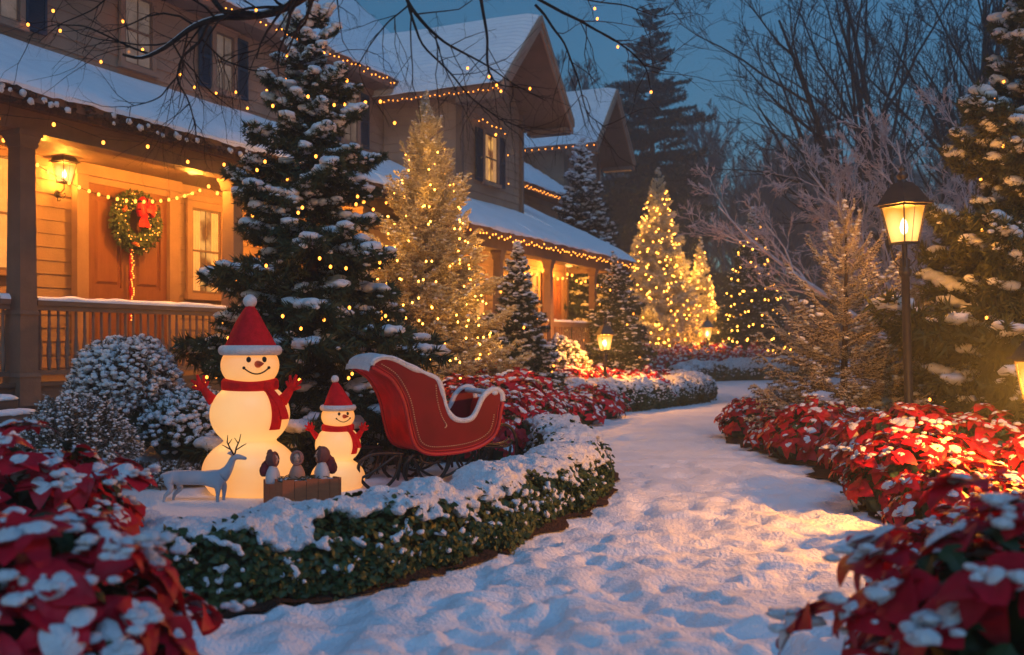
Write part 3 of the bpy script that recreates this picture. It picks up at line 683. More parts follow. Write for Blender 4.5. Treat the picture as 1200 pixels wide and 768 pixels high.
# added lamps under each porch ceiling, standing in for string and sconce glow
def porch_fill_lamp(label, t, o, z, power):
    w = HW(t, o, 0); e = thing('porch_fill_lamp', label, 'fill lamp', (w[0], w[1], z), HA)
    m = MB(); m.lathe([(.10, 0), (.11, -.02), (.04, -.04), (.0, -.04)], 16); part('canopy', m, M['iron'], e, True)
    m = MB(); m.lathe([(0, -.16), (.07, -.15), (.11, -.10), (.10, -.05), (.05, -.042)], 16); part('lamp_shade', m, M['lamp_glass'], e, True)
    point((0, 0, -.24), power, r=.12, parent=e)
porch_fill_lamp('added fill lamp under the porch ceiling above the front door', 3.5, 1.55, 4.23, 100)
porch_fill_lamp('added fill lamp under the porch ceiling near the second post', 6.3, 1.55, 4.23, 100)
porch_fill_lamp('added fill lamp under the porch ceiling at the left edge', .6, 1.55, 4.23, 100)
porch_fill_lamp('added fill lamp under the far porch ceiling nearest the tan tree', 11.0, 2.7, 3.65, 110)
porch_fill_lamp('added fill lamp under the far porch ceiling above its door', 16.6, 2.7, 3.65, 130)
# ------------------------------------------------------------------ conifers
def needles_on(A, B, per, ln, w, rs, spread=.9):
    """needle triangles along segments A->B"""
    A = np.repeat(A, per, 0); B = np.repeat(B, per, 0); N = len(A)
    f = rs.uniform(0, 1, (N, 1)); o = A + (B - A) * f
    d = B - A; d /= np.linalg.norm(d, axis=1)[:, None] + 1e-9
    r = rs.normal(size=(N, 3)); r -= d * (r * d).sum(1)[:, None]; r /= np.linalg.norm(r, axis=1)[:, None]
    t = d * .75 + r * spread; t /= np.linalg.norm(t, axis=1)[:, None]
    L = ln * rs.uniform(.7, 1.25, (N, 1)); s = np.cross(t, rs.normal(size=(N, 3))); s /= np.linalg.norm(s, axis=1)[:, None]
    V = np.stack([o - s * w, o + s * w, o + t * L], 1).reshape(-1, 3)
    return V, np.arange(N * 3).reshape(-1, 3)
def bough(seed, ns=14, ang=(35, 60), nsp=.9, per=16, ln=.07, w=.010, spl=.42, droop=.25, curl=.15, stem=6, zsp=.12):
    rs = np.random.RandomState(seed)
    def axis(f): return np.stack([f, 0 * f, -droop * f ** 1.6 + curl * f ** 3], -1)
    f = np.linspace(.12, .97, ns); A = []; B = []
    for i, q in enumerate(f):
        for sd in (-1, 1):
            l = spl * (1 - q) ** .7 * rs.uniform(.7, 1.15) + .07
            an = R(rs.uniform(*ang)) * sd
            o = axis(np.array([q]))[0]; e = o + np.array([math.cos(an) * l, math.sin(an) * l, rs.uniform(-zsp, zsp) * l * 2 - .1 * l])
            A.append(o); B.append(e)
            if l > .2:
                for sd2 in (-1, 1):
                    g = rs.uniform(.35, .7); o2 = o + (e - o) * g; a2 = an + sd2 * R(40); l2 = l * .4
                    A.append(o2); B.append(o2 + np.array([math.cos(a2) * l2, math.sin(a2) * l2, rs.uniform(-.1, .1) * l2]))
    g = np.linspace(.1, 1, stem + 1); ax = axis(g); A += list(ax[:-1]); B += list(ax[1:])
    A = np.array(A); B = np.array(B); V, Fc = needles_on(A, B, per, ln, w, rs, nsp)
    return V, Fc, A, B
def sticks(A, B, r):
    """thin 3-sided twigs for the sprigs"""
    N = len(A); d = B - A; d = d / (np.linalg.norm(d, axis=1)[:, None] + 1e-9); s = np.cross(d, [0, 0, 1.]); s /= np.linalg.norm(s, axis=1)[:, None] + 1e-9; u = np.cross(s, d)
    V = np.stack([A + s * r, A - s * r, A + u * r, B], 1).reshape(-1, 3); i = np.arange(N)[:, None, None] * 4
    return V, (i + np.array([[0, 1, 3], [1, 2, 3], [2, 0, 3]])).reshape(-1, 3)
def conifer(name, label, cat, pos, H, Rb, mt, seed=0, levels=26, per_level=(7, 15), z0=.06, pitch=(-8, 40), power=.85, bkw={}, group=None,
            snow=0, snow_r=.06, sub=1, snow_flat=.55, jitter=.12, trunk_r=None, snow_mat='snow_fluff', snow_in=.45, tiers=0, lumps=0, snow_pow=1., cap=None, frost=None):
    rs = np.random.RandomState(seed)
    e = thing(name, label, cat, pos, 0, group)
    tr = trunk_r or H * .018 + .01
    m = MB(); zz = np.linspace(-.3, H * .97, 14); m.tube(np.stack([.02 * H * .3 * np.sin(zz * 1.3 + seed), .0 * zz, zz], -1), tr * (1 - .93 * np.clip(zz / H, 0, 1)), 8); part('trunk', m, M['bark'], e, True)
    protos = [bough(seed * 7 + k, **bkw) for k in range(3)]
    Ms = [[], [], []]; Ts = [[], [], []]; sp = []; sr = []
    for l in range(levels):
        f = z0 + (1 - z0) * (l / (levels - 1)) ** 1.05
        f = min(f, .985); z = f * H
        n = int(round(per_level[1] + (per_level[0] - per_level[1]) * f))
        rad = Rb * (1 - f) ** power + .03 * Rb
        if tiers: rad *= 1 + .16 * math.cos(l * 2 * math.pi / tiers)
        ph = rs.uniform(0, 6.28)
        for k in range(n):
            a = ph + k * 2 * math.pi / n + rs.uniform(-.25, .25)
            L = rad * rs.uniform(1 - jitter * 1.6, 1 + jitter)
            if rs.rand() < .15: L *= .7
            pt = R(pitch[0] + (pitch[1] - pitch[0]) * f ** 1.3 + rs.uniform(-6, 6))
            c = rs.randint(3); q = rotz(np.array(a)) @ roty(np.array(-pt)) @ rotx(np.array(rs.uniform(-.35, .35)))
            yz = max(L, .35 * min(Rb, 1)) if L < .5 * Rb else L
            Ms[c].append(q @ np.diag([L, (L * .55 + yz * .45), (L * .6 + yz * .4)])); Ts[c].append([0, 0, z + rs.uniform(-.02, .02) * H])
            if cap:
                nc = cap[1]; fx = .28 + .70 * rs.uniform(0, 1, nc) ** .75; lat = rs.uniform(-1, 1, nc) * (1.05 - fx) * .42
                cp = np.stack([fx, lat, -bkw.get('droop', .25) * fx ** 1.6 + bkw.get('curl', .15) * fx ** 3 + .01], -1) @ Ms[c][-1].T + np.array(Ts[c][-1])
                kk = rs.rand() < cap[2]
                if kk: sp.append(cp + [0, 0, cap[0] * .3]); sr.append(cap[0] * rs.uniform(.55, 1.1, nc) * (.40 + .60 * L / Rb))
            if snow:
                A, B = protos[c][2], protos[c][3]
                ok = (B[:, 0] > snow_in)
                idx = np.where(ok)[0]; idx = idx[rs.rand(len(idx)) < snow]
                if len(idx):
                    pt3 = ((A[idx] * .3 + B[idx] * .7)) @ Ms[c][-1].T + np.array(Ts[c][-1])
                    sp.append(pt3 + [0, 0, snow_r * .25]); sr.append(snow_r * rs.uniform(.5, 1.15, len(idx)) * (.55 + .45 * L / Rb) ** snow_pow)
    m = MB()
    for c in range(3):
        if Ts[c]:
            m.rep(protos[c][0], protos[c][1], Ms[c], Ts[c]); V, Fc = sticks(protos[c][2], protos[c][3], .006); m.rep(V, Fc, Ms[c], Ts[c])
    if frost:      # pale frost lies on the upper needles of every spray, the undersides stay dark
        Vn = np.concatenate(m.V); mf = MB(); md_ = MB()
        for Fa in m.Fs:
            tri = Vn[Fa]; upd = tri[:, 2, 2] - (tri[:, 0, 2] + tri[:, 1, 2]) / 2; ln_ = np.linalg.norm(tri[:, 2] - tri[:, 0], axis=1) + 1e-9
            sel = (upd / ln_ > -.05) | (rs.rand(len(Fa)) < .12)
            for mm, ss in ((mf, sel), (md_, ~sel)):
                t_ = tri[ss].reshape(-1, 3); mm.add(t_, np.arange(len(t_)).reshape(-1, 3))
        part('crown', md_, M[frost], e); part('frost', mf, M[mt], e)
    else: cr = part('crown', m, M[mt], e)
    if snow and sp:
        m = MB(); blobs(m, np.concatenate(sp), np.concatenate(sr), (1.15, 1.15, snow_flat), sub, .35, 2.2); part('snow', m, M[snow_mat], e, True)
    return e
def pts_base(e): return np.array(e.location)
def tree_lights(label, pos, H, Rb, n, r, seed=0, z0=.06, power=.85, mt='bulb_far', k=.93, zmax=.985, turns=None, cable=.003, tiers=0, glowp=None):
    rs = np.random.RandomState(seed); u = 1 - np.sqrt(np.linspace(1, .01, n)); u = z0 + (zmax - z0) * u
    turns = turns or math.sqrt(n) * .9
    a = u * turns * 2 * math.pi + rs.uniform(-.5, .5, n); rad = (Rb * (1 - u) ** power + .03 * Rb) * rs.uniform(k - .18, k + .05, n)
    pts = np.stack([rad * np.cos(a), rad * np.sin(a), u * H + rs.uniform(-.02, .02, n) * H], -1) + np.array(pos)
    # the hundred that face the path come first
    key = pts[:, 1]
    o = np.argsort(key); 
    near, rest = pts[o[:100]], pts[o[100:]]
    e = lights(label, np.concatenate([near, rest]), r, cable, mt, path=pts)
    if glowp:     # added unseen point lights just outside the needles, strengthening the bulbs' glow
        for j in range(glowp[0]):
            u_ = z0 + (.9 - z0) * (j + .5) / glowp[0]; a_ = -1.57 + 2.1 * math.sin(j * 2.4); rr = (Rb * (1 - u_) ** power) + .22 * Rb
            q = np.array([rr * math.cos(a_), rr * math.sin(a_), u_ * H]) + np.array(pos) - pts_base(e)
            point(tuple(q), glowp[1], c=(1, .43, .06), r=.14, parent=e)
    return e
# big dark snowy tree beside the porch
px_, py_ = P(362, 0, 11.9)[:2]
pos = (px_, py_, G(px_, py_) - .02)
conifer('fir_tree', 'tall dark fir with clumps of snow and scattered bulbs behind the big snowman', 'fir tree', pos, 5.85, 1.62, 'needle', 11, 22, (6, 13), .025, (-20, 42), .84,
        dict(ns=14, per=30, ln=.085, w=.010, spl=.40, droop=.34, curl=.30, zsp=.26), snow=.16, snow_r=.045, sub=2, snow_flat=.62, jitter=.20, snow_in=.5, tiers=3.1, cap=(.118, 14, .95))
tree_lights('scattered warm bulbs on the tall dark fir behind the snowman', pos, 5.75, 1.5, 104, .018, 4, mt='bulb', z0=.1, power=.8, k=.92, cable=.003)
# gold frosted tree
px_, py_ = P(499, 0, 15.6)[:2]; pos = (px_, py_, G(px_, py_))
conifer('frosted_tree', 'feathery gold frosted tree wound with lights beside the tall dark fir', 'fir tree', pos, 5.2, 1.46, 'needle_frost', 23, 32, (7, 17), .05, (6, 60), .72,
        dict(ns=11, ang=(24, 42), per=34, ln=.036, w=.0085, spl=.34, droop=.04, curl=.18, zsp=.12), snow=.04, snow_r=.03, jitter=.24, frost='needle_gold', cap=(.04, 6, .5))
tree_lights('many warm bulbs wound through the feathery gold tree', pos, 5.0, 1.42, 360, .015, 5, mt='bulb_gold', z0=.05, power=.72, k=.9, glowp=(22, 4.2))
# small snowy trees
for lab, (x, Y, H, Rb), sd in (('small snowy dark fir between the gold tree and the far porch', (606, 19.2, 3.30, 1.02), 31), ('snowy dark fir at the end of the far porch behind the garden lamp', (720, 26, 3.75, 1.22), 37)):
    px_, py_ = P(x, 0, Y)[:2]; pos = (px_, py_, G(px_, py_) - .05)
    conifer('small_fir', lab, 'fir tree', pos, H + (1.5 - 1.5), Rb, 'needle', sd, 24, (6, 14), .04, (-10, 40), .82, dict(ns=11, per=18, ln=.09, w=.012, spl=.42, zsp=.2), snow=.16, snow_r=.05, sub=1, snow_in=.45, jitter=.16, cap=(.075, 8, .9))
    tree_lights('few warm bulbs on the small snowy fir at ' + ('the far porch end' if 'end of' in lab else 'the gold tree'), pos, H, Rb, 16, .024, sd, mt='bulb')
px_, py_ = P(681, 0, 30)[:2]
conifer('blue_fir', 'bluish snowy fir rising behind the end of the far porch roof', 'fir tree', (px_, py_, .2), 7.3, 2.15, 'needle_blue', 41, 34, (6, 16), .03, (-8, 38), .85, dict(ns=11, per=18, ln=.085, w=.014, spl=.42, zsp=.2), snow=.25, snow_r=.08, sub=1, snow_in=.4, jitter=.14, cap=(.135, 13, .95))
# three far lit trees
for nm, lab, x, Y, H, Rb, mt, n, r, sd in (('golden_tree', 'largest distant golden tree thick with lights', 771, 44, 9.0, 2.15, 'needle_frost', 640, .036, 51), ('golden_tree', 'slim golden lit tree touching the larger golden tree', 821, 46, 6.1, 1.25, 'needle_frost', 300, .036, 53), ('dark_fir', 'distant dark snowy fir dotted with lights at the end of the path', 882, 43, 7.1, 1.85, 'needle', 220, .034, 57)):
    px_ = P(x, 0, Y)[0]; pos = (px_, Y, G(px_, Y))
    conifer(nm, lab, 'fir tree', pos, H, Rb, mt, sd, 30, (6, 14), .03, (0, 45) if mt != 'needle' else (-8, 40), .8, dict(ns=10, per=20, ln=.11, w=.016, spl=.42, droop=.1, zsp=.2), snow=.05 if mt != 'needle' else .32, snow_r=.07, jitter=.1)
    tree_lights('warm bulbs covering the ' + lab.split(' lit')[0].split(' thick')[0].split(' dotted')[0], pos, H, Rb, n, r, sd, power=.8, z0=.03, glowp=(16, 13) if n > 250 else None)
# tan frosted fir beside the street lamp
px_, py_ = P(990, 0, 14.2)[:2]; pos = (px_, py_, G(px_, py_) - .05)
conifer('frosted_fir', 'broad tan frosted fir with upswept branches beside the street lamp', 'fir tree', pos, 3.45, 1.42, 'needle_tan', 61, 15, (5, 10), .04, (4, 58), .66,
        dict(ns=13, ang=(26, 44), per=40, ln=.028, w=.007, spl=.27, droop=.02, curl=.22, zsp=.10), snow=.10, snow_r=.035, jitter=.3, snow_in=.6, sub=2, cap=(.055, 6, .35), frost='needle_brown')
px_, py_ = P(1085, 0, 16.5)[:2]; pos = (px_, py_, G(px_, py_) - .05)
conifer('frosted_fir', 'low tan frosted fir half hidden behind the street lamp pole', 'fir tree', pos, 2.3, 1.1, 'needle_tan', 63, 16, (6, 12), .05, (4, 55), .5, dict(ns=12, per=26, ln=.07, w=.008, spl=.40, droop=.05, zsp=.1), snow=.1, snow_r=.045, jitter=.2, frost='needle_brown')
# right hand big tree
px_, py_ = P(1232, 0, 13.3)[:2]; pos = (px_, py_, G(px_, py_) - .05)
conifer('fir_tree', 'big green fir with snow clumps and bulbs at the right edge', 'fir tree', pos, 7.3, 2.05, 'needle_r', 71, 21, (7, 14), .03, (-8, 45), .80,
        dict(ns=14, per=32, ln=.085, w=.010, spl=.42, droop=.26, curl=.32, zsp=.26), snow=.10, snow_r=.05, sub=2, snow_in=.6, snow_flat=.6, jitter=.18, tiers=3.7, cap=(.145, 16, .95))
tree_lights('sparse warm bulbs on the big fir at the right edge', pos, 7.1, 2.0, 50, .021, 9, mt='bulb', k=.92)
# ------------------------------------------------------------------ bare trees
RMIN = 0.
def limb(m, p, d, L, r, rs, lev, maxlev, wander=.22, up=.08, kids=(5, 8), taper=.25, tips=None, ang=(25, 55), kl=(.38, .65), flat=1., seg=None):
    n = seg or max(4, int(7 - lev)); pts = [np.array(p, float)]; d = np.array(d, float); d /= np.linalg.norm(d)
    ds = []
    for i in range(n):
        d = d + rs.normal(size=3) * wander * np.array([1, flat, 1]) / math.sqrt(n) + np.array([0, 0, up]) / n; d /= np.linalg.norm(d)
        pts.append(pts[-1] + d * L / n); ds.append(d.copy())
    rad = r * (1 - (1 - taper) * np.linspace(0, 1, n + 1))
    rad = np.maximum(rad, RMIN)
    m.tube(pts, rad, 7 if lev == 0 else 5 if lev == 1 else 3, False)
    if lev >= maxlev:
        if tips is not None: tips.append(pts[-1])
        return
    nk = rs.randint(kids[0], kids[1] + 1)
    for k in range(nk):
        f = .22 + .78 * (k + rs.uniform(.1, .9)) / nk if lev else .3 + .7 * (k + rs.uniform(.1, .9)) / nk
        f = min(f, .99); i = min(int(f * n), n - 1); q = pts[i] + (pts[i + 1] - pts[i]) * (f * n - i)
        pr = rs.normal(size=3) * np.array([1, flat, 1]); dd = ds[i]; pr -= dd * (pr @ dd); pr /= np.linalg.norm(pr) + 1e-9
        a = R(rs.uniform(*ang)); nd = dd * math.cos(a) + pr * math.sin(a)
        limb(m, q, nd, L * rs.uniform(*kl) * (1.15 - .5 * f), r * (1 - (1 - taper) * f) * .62, rs, lev + 1, maxlev, wander, up, kids, taper, tips, ang, kl, flat)
def bare_tree(name, label, pos, H, mt, seed, trunks=1, maxlev=4, kids=(5, 7), r=.14, lean=0, group=None, up=.25, wander=.25, spread=.25, kl=(.38, .62), ang=(22, 48), fork=False, dirs=None, rmul=1, cat='bare tree'):
    global RMIN
    RMIN = .00026 * np.linalg.norm(pos)
    rs = np.random.RandomState(seed); e = thing(name, label, cat, pos, 0, group)
    tm = MB(); m = MB()
    for k in range(trunks):
        d = np.array(dirs[k]) if dirs is not None else np.array([rs.normal() * spread + lean, rs.normal() * spread, 1.]); L = H * .85 * rs.uniform(.85, 1)
        n = 9; p = np.array([rs.uniform(-.1, .1) * (trunks > 1), 0, -.3]); pts = [p]; d /= np.linalg.norm(d)
        for i in range(n):
            d = d + rs.normal(size=3) * wander * .25 + np.array([0, 0, up * .12]); d /= np.linalg.norm(d); pts.append(pts[-1] + d * L / n)
        rad = r * (1 - .85 * np.linspace(0, 1, n + 1)); tm.tube(pts, rad, 8, False)
        nk = 10
        for j in range(nk):
            f = .25 + .74 * (j + rs.rand()) / nk; i = int(f * n); q = pts[i] + (pts[min(i + 1, n)] - pts[i]) * (f * n - i); dd = pts[min(i + 1, n)] - pts[i]; dd = dd / np.linalg.norm(dd)
            pr = rs.normal(size=3); pr -= dd * (pr @ dd); pr /= np.linalg.norm(pr); a = R(rs.uniform(*ang)); 
            limb(m, q, dd * math.cos(a) + pr * math.sin(a), L * rs.uniform(*kl) * (1.2 - .75 * f), r * (1 - .85 * f) * .6, rs, 1, maxlev, wander, up, kids, .25, None, ang, (.4, .62))
    part('trunk', tm, M[mt], e, True); part('crown', m, M[mt], e, True)
    return e
def at(x, Y): p = P(x, 0, Y); return (p[0], Y, G(p[0], Y) - .1)
# frosted arching tree behind the street lamp
bare_tree('frosted_bare_tree', 'pale frosted bare tree with arching branches behind the street lamp', at(1132, 21), 8.3, 'frost', 5, 6, 4, (5, 6), .10, 0, None, .12, .30, .3, (.26, .44), (18, 42),
          dirs=[(-.62, .1, 1.0), (-.42, .1, 1.), (-.72, .3, 1.0), (-.1, -.1, .9), (.35, .1, .9), (-.58, .2, .85)])
# tall dark deciduous tree top right
bare_tree('bare_tree', 'tall black bare tree with several leaning trunks at the top right', at(1085, 30), 15.5, 'bark_dark', 8, 5, 4, (4, 5), .23, 0, None, .3, .22, .3, (.4, .65), (20, 45),
          dirs=[(-.25, .0, 1.), (-.10, .1, 1.), (.05, -.1, 1.), (.25, 0, 1.), (-.42, 0, 1.)])
bare_tree('bare_tree', 'dark bare tree rising behind the big green fir', at(1215, 33), 15, 'bark_dark', 9, 3, 4, (4, 5), .24, 0, None, .3, .2, .3, (.4, .65), (20, 45), dirs=[(-.3, .0, 1.), (.1, .1, 1.), (.3, -.1, 1.)])
# hazy distant bare trees: a few kinds copied through the woods
g = 'hazy bare trees of the distant woods'
lab = 'slender hazy bare tree in the blue distant woods'
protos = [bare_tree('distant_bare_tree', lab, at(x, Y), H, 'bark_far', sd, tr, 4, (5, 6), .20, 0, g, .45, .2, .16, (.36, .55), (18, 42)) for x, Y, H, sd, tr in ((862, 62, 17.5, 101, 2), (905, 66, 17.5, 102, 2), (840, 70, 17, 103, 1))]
rs = np.random.RandomState(77)
spots = [(835, 64, 1.0), (880, 68, 1.05), (925, 72, .9), (955, 64, .85), (980, 70, .95), (1010, 60, .85), (1040, 66, 1), (1080, 62, 1), (1120, 58, .95), (1160, 64, 1.05), (1190, 60, 1), (1240, 66, 1), (735, 90, 1.1), (700, 80, 1.2), (660, 62, 1.05), (625, 66, 1.25), (590, 70, 1.35), (555, 66, 1.3), (520, 70, 1.4), (485, 66, 1.35), (450, 70, 1.4), (415, 62, 1.35), (690, 66, 1.15),
         (880, 88, 1.1), (945, 90, 1.1), (975, 86, 1.1), (1000, 95, 1.2), (1060, 88, 1.2), (1110, 92, 1.2), (1150, 88, 1.1), (1200, 90, 1.2), (815, 92, 1.1), (790, 95, 1.1), (1260, 84, 1.1), (380, 74, 1.3)]
for i, (x, Y, s) in enumerate(spots): dup(protos[i % 3], at(x, Y), rs.uniform(0, 6.28), s * rs.uniform(.94, 1.04))
# tall spruce behind the gables and dim ones behind
def spruce(label, x, Y, H, Rb, sd, group=None):
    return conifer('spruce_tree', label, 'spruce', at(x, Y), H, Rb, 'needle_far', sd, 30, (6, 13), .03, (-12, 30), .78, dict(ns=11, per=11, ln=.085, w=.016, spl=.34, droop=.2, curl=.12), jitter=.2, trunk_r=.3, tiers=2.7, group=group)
big = spruce('towering dark spruce in the haze behind the farther gable', 764, 54, 20.3, 5.4, 201)
g2 = 'dim spruces in the distant woods'; l2 = 'dim dark spruce fading into the misty woods'
sp2 = spruce(l2, 965, 72, 20, 4.0, 203, g2)
for x, Y, s in ((1010, 84, .85), (1140, 80, .9), (1190, 76, .95), (700, 100, .9), (1060, 98, .95), (1250, 90, 1)): dup(sp2, at(x, Y), rs.uniform(0, 6), s)
# russet thicket at the end of the path
def thicket(label, pos, H, n, mt, seed, spread=.5, nm='shrub', cat='shrub', r=.012, grp=None):
    global RMIN
    RMIN = .00026 * np.linalg.norm(pos)
    rs = np.random.RandomState(seed); e = thing(nm, label, cat, pos, 0, grp); m = MB()
    for k in range(n):
        a = rs.uniform(0, 6.28); d = np.array([math.cos(a) * spread * rs.rand(), math.sin(a) * spread * rs.rand(), 1.])
        limb(m, (rs.normal() * .15 * H * spread, rs.normal() * .15 * H * spread, -.05), d, H * rs.uniform(.6, 1), r, rs, 1, 3, .25, .1, (5, 7), .3, None, (15, 40), (.4, .6))
    part('stems', m, M[mt], e); return e
t0_ = thicket('russet twiggy shrub in the mist beyond the path', at(925, 50), 3.0, 8, 'twig_red', 301, .5, r=.03, grp='russet shrubs beyond the path')
for x, Y, s in ((948, 47, .9), (905, 56, 1.05), (965, 54, .8), (980, 44, .7)): dup(t0_, at(x, Y), rs.uniform(0, 6), s)
g = 'low dark undergrowth along the edge of the woods'
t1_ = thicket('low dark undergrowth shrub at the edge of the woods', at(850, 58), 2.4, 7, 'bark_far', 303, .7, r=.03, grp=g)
for k in range(16):
    x = 690 + k * 38 + rs.uniform(-8, 8); dup(t1_, at(x, rs.uniform(56, 66)), rs.uniform(0, 6), rs.uniform(.8, 1.3))
# ------------------------------------------------------------------ overhanging branch of a tree left of the camera
def overhang():
    global RMIN
    RMIN = 0.
    rs = np.random.RandomState(12)
    e = thing('overhanging_tree', 'bare tree whose dark twiggy branches hang across the top of the view', 'bare tree', (-3.3, 2.6, 0))
    m = MB(); b = np.array([-3.3, 2.6, 0])
    top = [np.array([-3.3, 2.6, -.2]), np.array([-3.3, 2.65, 1.7]), np.array([-3.2, 2.9, 3.4]), np.array([-2.6, 4.2, 4.6]), np.array([-1.8, 5.5, 4.8]), np.array([-.7, 6.3, 4.75]), np.array([.6, 6.7, 4.5])]
    m.tube(np.array(top) - b, [.2, .17, .13, .10, .08, .06, .04], 10); part('trunk', m, M['bark_dark'], e, True)
    br = MB(); sn = MB(); drops = []
    def poly(pts, r0, r1, Y, tw=10, tl=.35, snow=False, lev=2):
        q = np.array([P(x, y, Y + dy) for x, y, dy in pts]) - b
        # smooth resample
        n = 26; s = np.linspace(0, len(q) - 1, n); q = np.stack([np.interp(s, range(len(q)), q[:, k]) for k in range(3)], -1)
        for _ in range(2): q[1:-1] = (q[:-2] + 2 * q[1:-1] + q[2:]) / 4
        q += .012 * np.stack([vn(q * 6 + 3), vn(q * 6 + 9), vn(q * 6 + 21)], -1)
        r = np.linspace(r0 * .80, r1 * .70, n) * (1 + .1 * vn(q * 9)); br.tube(q, r, 7, True)
        if snow: sn.tube(q[2:-2] + np.array([0, 0, 1])[None] * (r[2:-2] * .75)[:, None], r[2:-2] * .55, 6)
        for k in range(tw):
            i = rs.randint(3, n - 1); d = q[i] - q[i - 1]; d /= np.linalg.norm(d); pr = rs.normal(size=3) * [1, .5, 1]; pr -= d * (pr @ d); pr /= np.linalg.norm(pr)
            a = R(rs.uniform(25, 65)); limb(br, q[i], d * math.cos(a) + pr * math.sin(a) + np.array([0, 0, -.15]), 1.35 * tl * rs.uniform(.5, 1.3), max(r[i] * .5, .0036), rs, lev, 4, .5, -.25, (2, 4), .35, drops, (25, 60), (.4, .7), .6, 6)
    Y = 6.8
    poly([(420, -75, .0), (385, -25, 0), (345, 4, 0), (300, 22, 0), (258, 20, .1), (222, 32, .1), (196, 56, .1), (166, 70, .2), (143, 64, .2)], .042, .012, Y, 12, .5, True)
    poly([(300, 20, 0), (262, 14, 0), (244, -6, 0), (230, -30, 0)], .028, .018, Y, 3, .3)
    poly([(248, 22, .1), (238, 45, .1), (214, 66, .1), (208, 92, .1), (224, 122, .1), (230, 158, .2)], .015, .005, Y, 12, .42)
    poly([(208, 90, .1), (190, 112, .1), (160, 124, 0), (150, 128, 0)], .008, .003, Y, 5, .25)
    poly([(238, 45, .1), (262, 72, .2), (300, 84, .2), (345, 78, .2), (400, 60, .3)], .009, .003, Y, 10, .45)
    poly([(175, 64, .2), (140, 50, .2), (100, 30, .2), (60, 28, .3), (30, 42, .3)], .011, .003, Y, 9, .45)
    poly([(142, -20, .2), (110, 12, .2), (70, 28, .2), (45, 50, .2)], .008, .003, Y, 5, .3)
    Y = 6.5
    poly([(460, -40, 0), (478, 5, 0), (500, 32, 0), (522, 52, 0), (560, 70, .1), (598, 96, .1), (640, 118, .1)], .018, .004, Y, 12, .45)
    poly([(478, 5, 0), (492, 52, 0), (530, 88, .1), (556, 118, .1), (585, 142, .1), (610, 150, .1)], .011, .003, Y, 9, .4)
    poly([(556, -40, 0), (566, 10, 0), (571, 55, 0), (574, 88, 0), (585, 100, 0), (618, 104, 0)], .016, .004, Y, 9, .35)
    poly([(600, -22, .1), (640, 6, .1), (682, 24, .1), (712, 42, .1), (738, 60, .1), (758, 82, .1), (764, 106, .1)], .015, .005, Y, 12, .4)
    poly([(626, 6, .1), (652, 38, .1), (672, 72, .1), (680, 104, .1), (686, 135, .1), (712, 152, .1)], .012, .003, Y, 12, .35)
    poly([(640, -14, .2), (690, 2, .2), (735, 6, .2), (775, 22, .2), (790, 14, .2)], .008, .003, Y, 10, .3)
    poly([(425, -60, 0), (395, -5, 0), (398, 25, 0), (402, 48, 0)], .009, .003, Y, 6, .3)
    poly([(480, 6, 0), (455, 26, 0), (430, 60, 0), (412, 90, 0)], .008, .003, Y, 7, .35)
    poly([(345, 0, 0), (322, 40, 0), (300, 60, 0), (262, 66, .1)], .007, .003, Y, 6, .3)
    o = part('branches', br, M['bark_dark'], e, True); part('branch_snow', sn, M['snow_fluff'], e, True)
    # a few small bulbs caught in the twigs
    dr = [P(x, y, 6.5) for x, y in ((548, 80), (573, 90), (582, 100), (587, 107), (621, 104), (581, 158), (763, 108), (724, 55), (697, 10), (300, 12), (700, 22))]
    lights('small bulbs tangled in the overhanging bare branches', dr, .008, 0.0)
overhang()
# ------------------------------------------------------------------ poinsettias
def leaf_grid(ns=6, nw=5, width=.36, droop=.35, fold=.12, pt=1.0, base=.0, lobes=False):
    s = np.linspace(0, 1, ns); 
    prof = width * np.sin(np.pi * np.clip(s, 0, 1) ** .56) ** .66 * (1 - .12 * s); prof[-1] = .0; prof[0] = .02
    if lobes: prof = prof * (1 + .18 * np.sin(s * 3.5 * 2 * math.pi))
    u = np.linspace(-1, 1, nw); Sg, Ug = np.meshgrid(s, u, indexing='ij')
    x = Sg * 1. ; y = prof[:, None] * Ug; z = -droop * Sg ** 2 + .12 * Sg + fold * np.abs(Ug) * prof[:, None] * 2 - .10 * np.abs(Ug) ** 2 * prof[:, None]
    g = np.stack([x, y, z], -1); m = MB(); m.grid(g); return m.V[0], m.Fs[0]
def snowcap_grid(width=.36, droop=.35, th=.16, ns=7, nw=6, cover=.8):
    """a pillow of snow lying on one leaf"""
    s = np.linspace(.0, cover, ns); prof = width * np.sin(np.pi * np.clip(s / cover * .97, 0, 1) ** .7) ** .7 * .92; prof[0] = .05; prof[-1] = .03
    u = np.linspace(-1, 1, nw); Sg, Ug = np.meshgrid(s, u, indexing='ij'); x = Sg; y = prof[:, None] * Ug
    e = (1 - np.abs(Ug) ** 2.5) * (np.sin(np.pi * np.clip(Sg / cover, 0, 1)) ** .5)
    z = -droop * Sg ** 2 + .12 * Sg + .012 + th * e
    m = MB(); m.grid(np.stack([x, y, z], -1)); z2 = -droop * Sg ** 2 + .12 * Sg - .02; m.grid(np.stack([x, y, z2], -1)[:, ::-1]); V = np.concatenate(m.V); return V, np.concatenate(m.Fs)
def frames(nrm, rs, spin=None):
    """rotation taking z to nrm with a random spin"""
    n = nrm / np.linalg.norm(nrm, axis=1)[:, None]; a = rs.normal(size=n.shape); x = np.cross(a, n); x /= np.linalg.norm(x, axis=1)[:, None]; y = np.cross(n, x)
    return np.stack([x, y, n], -1)
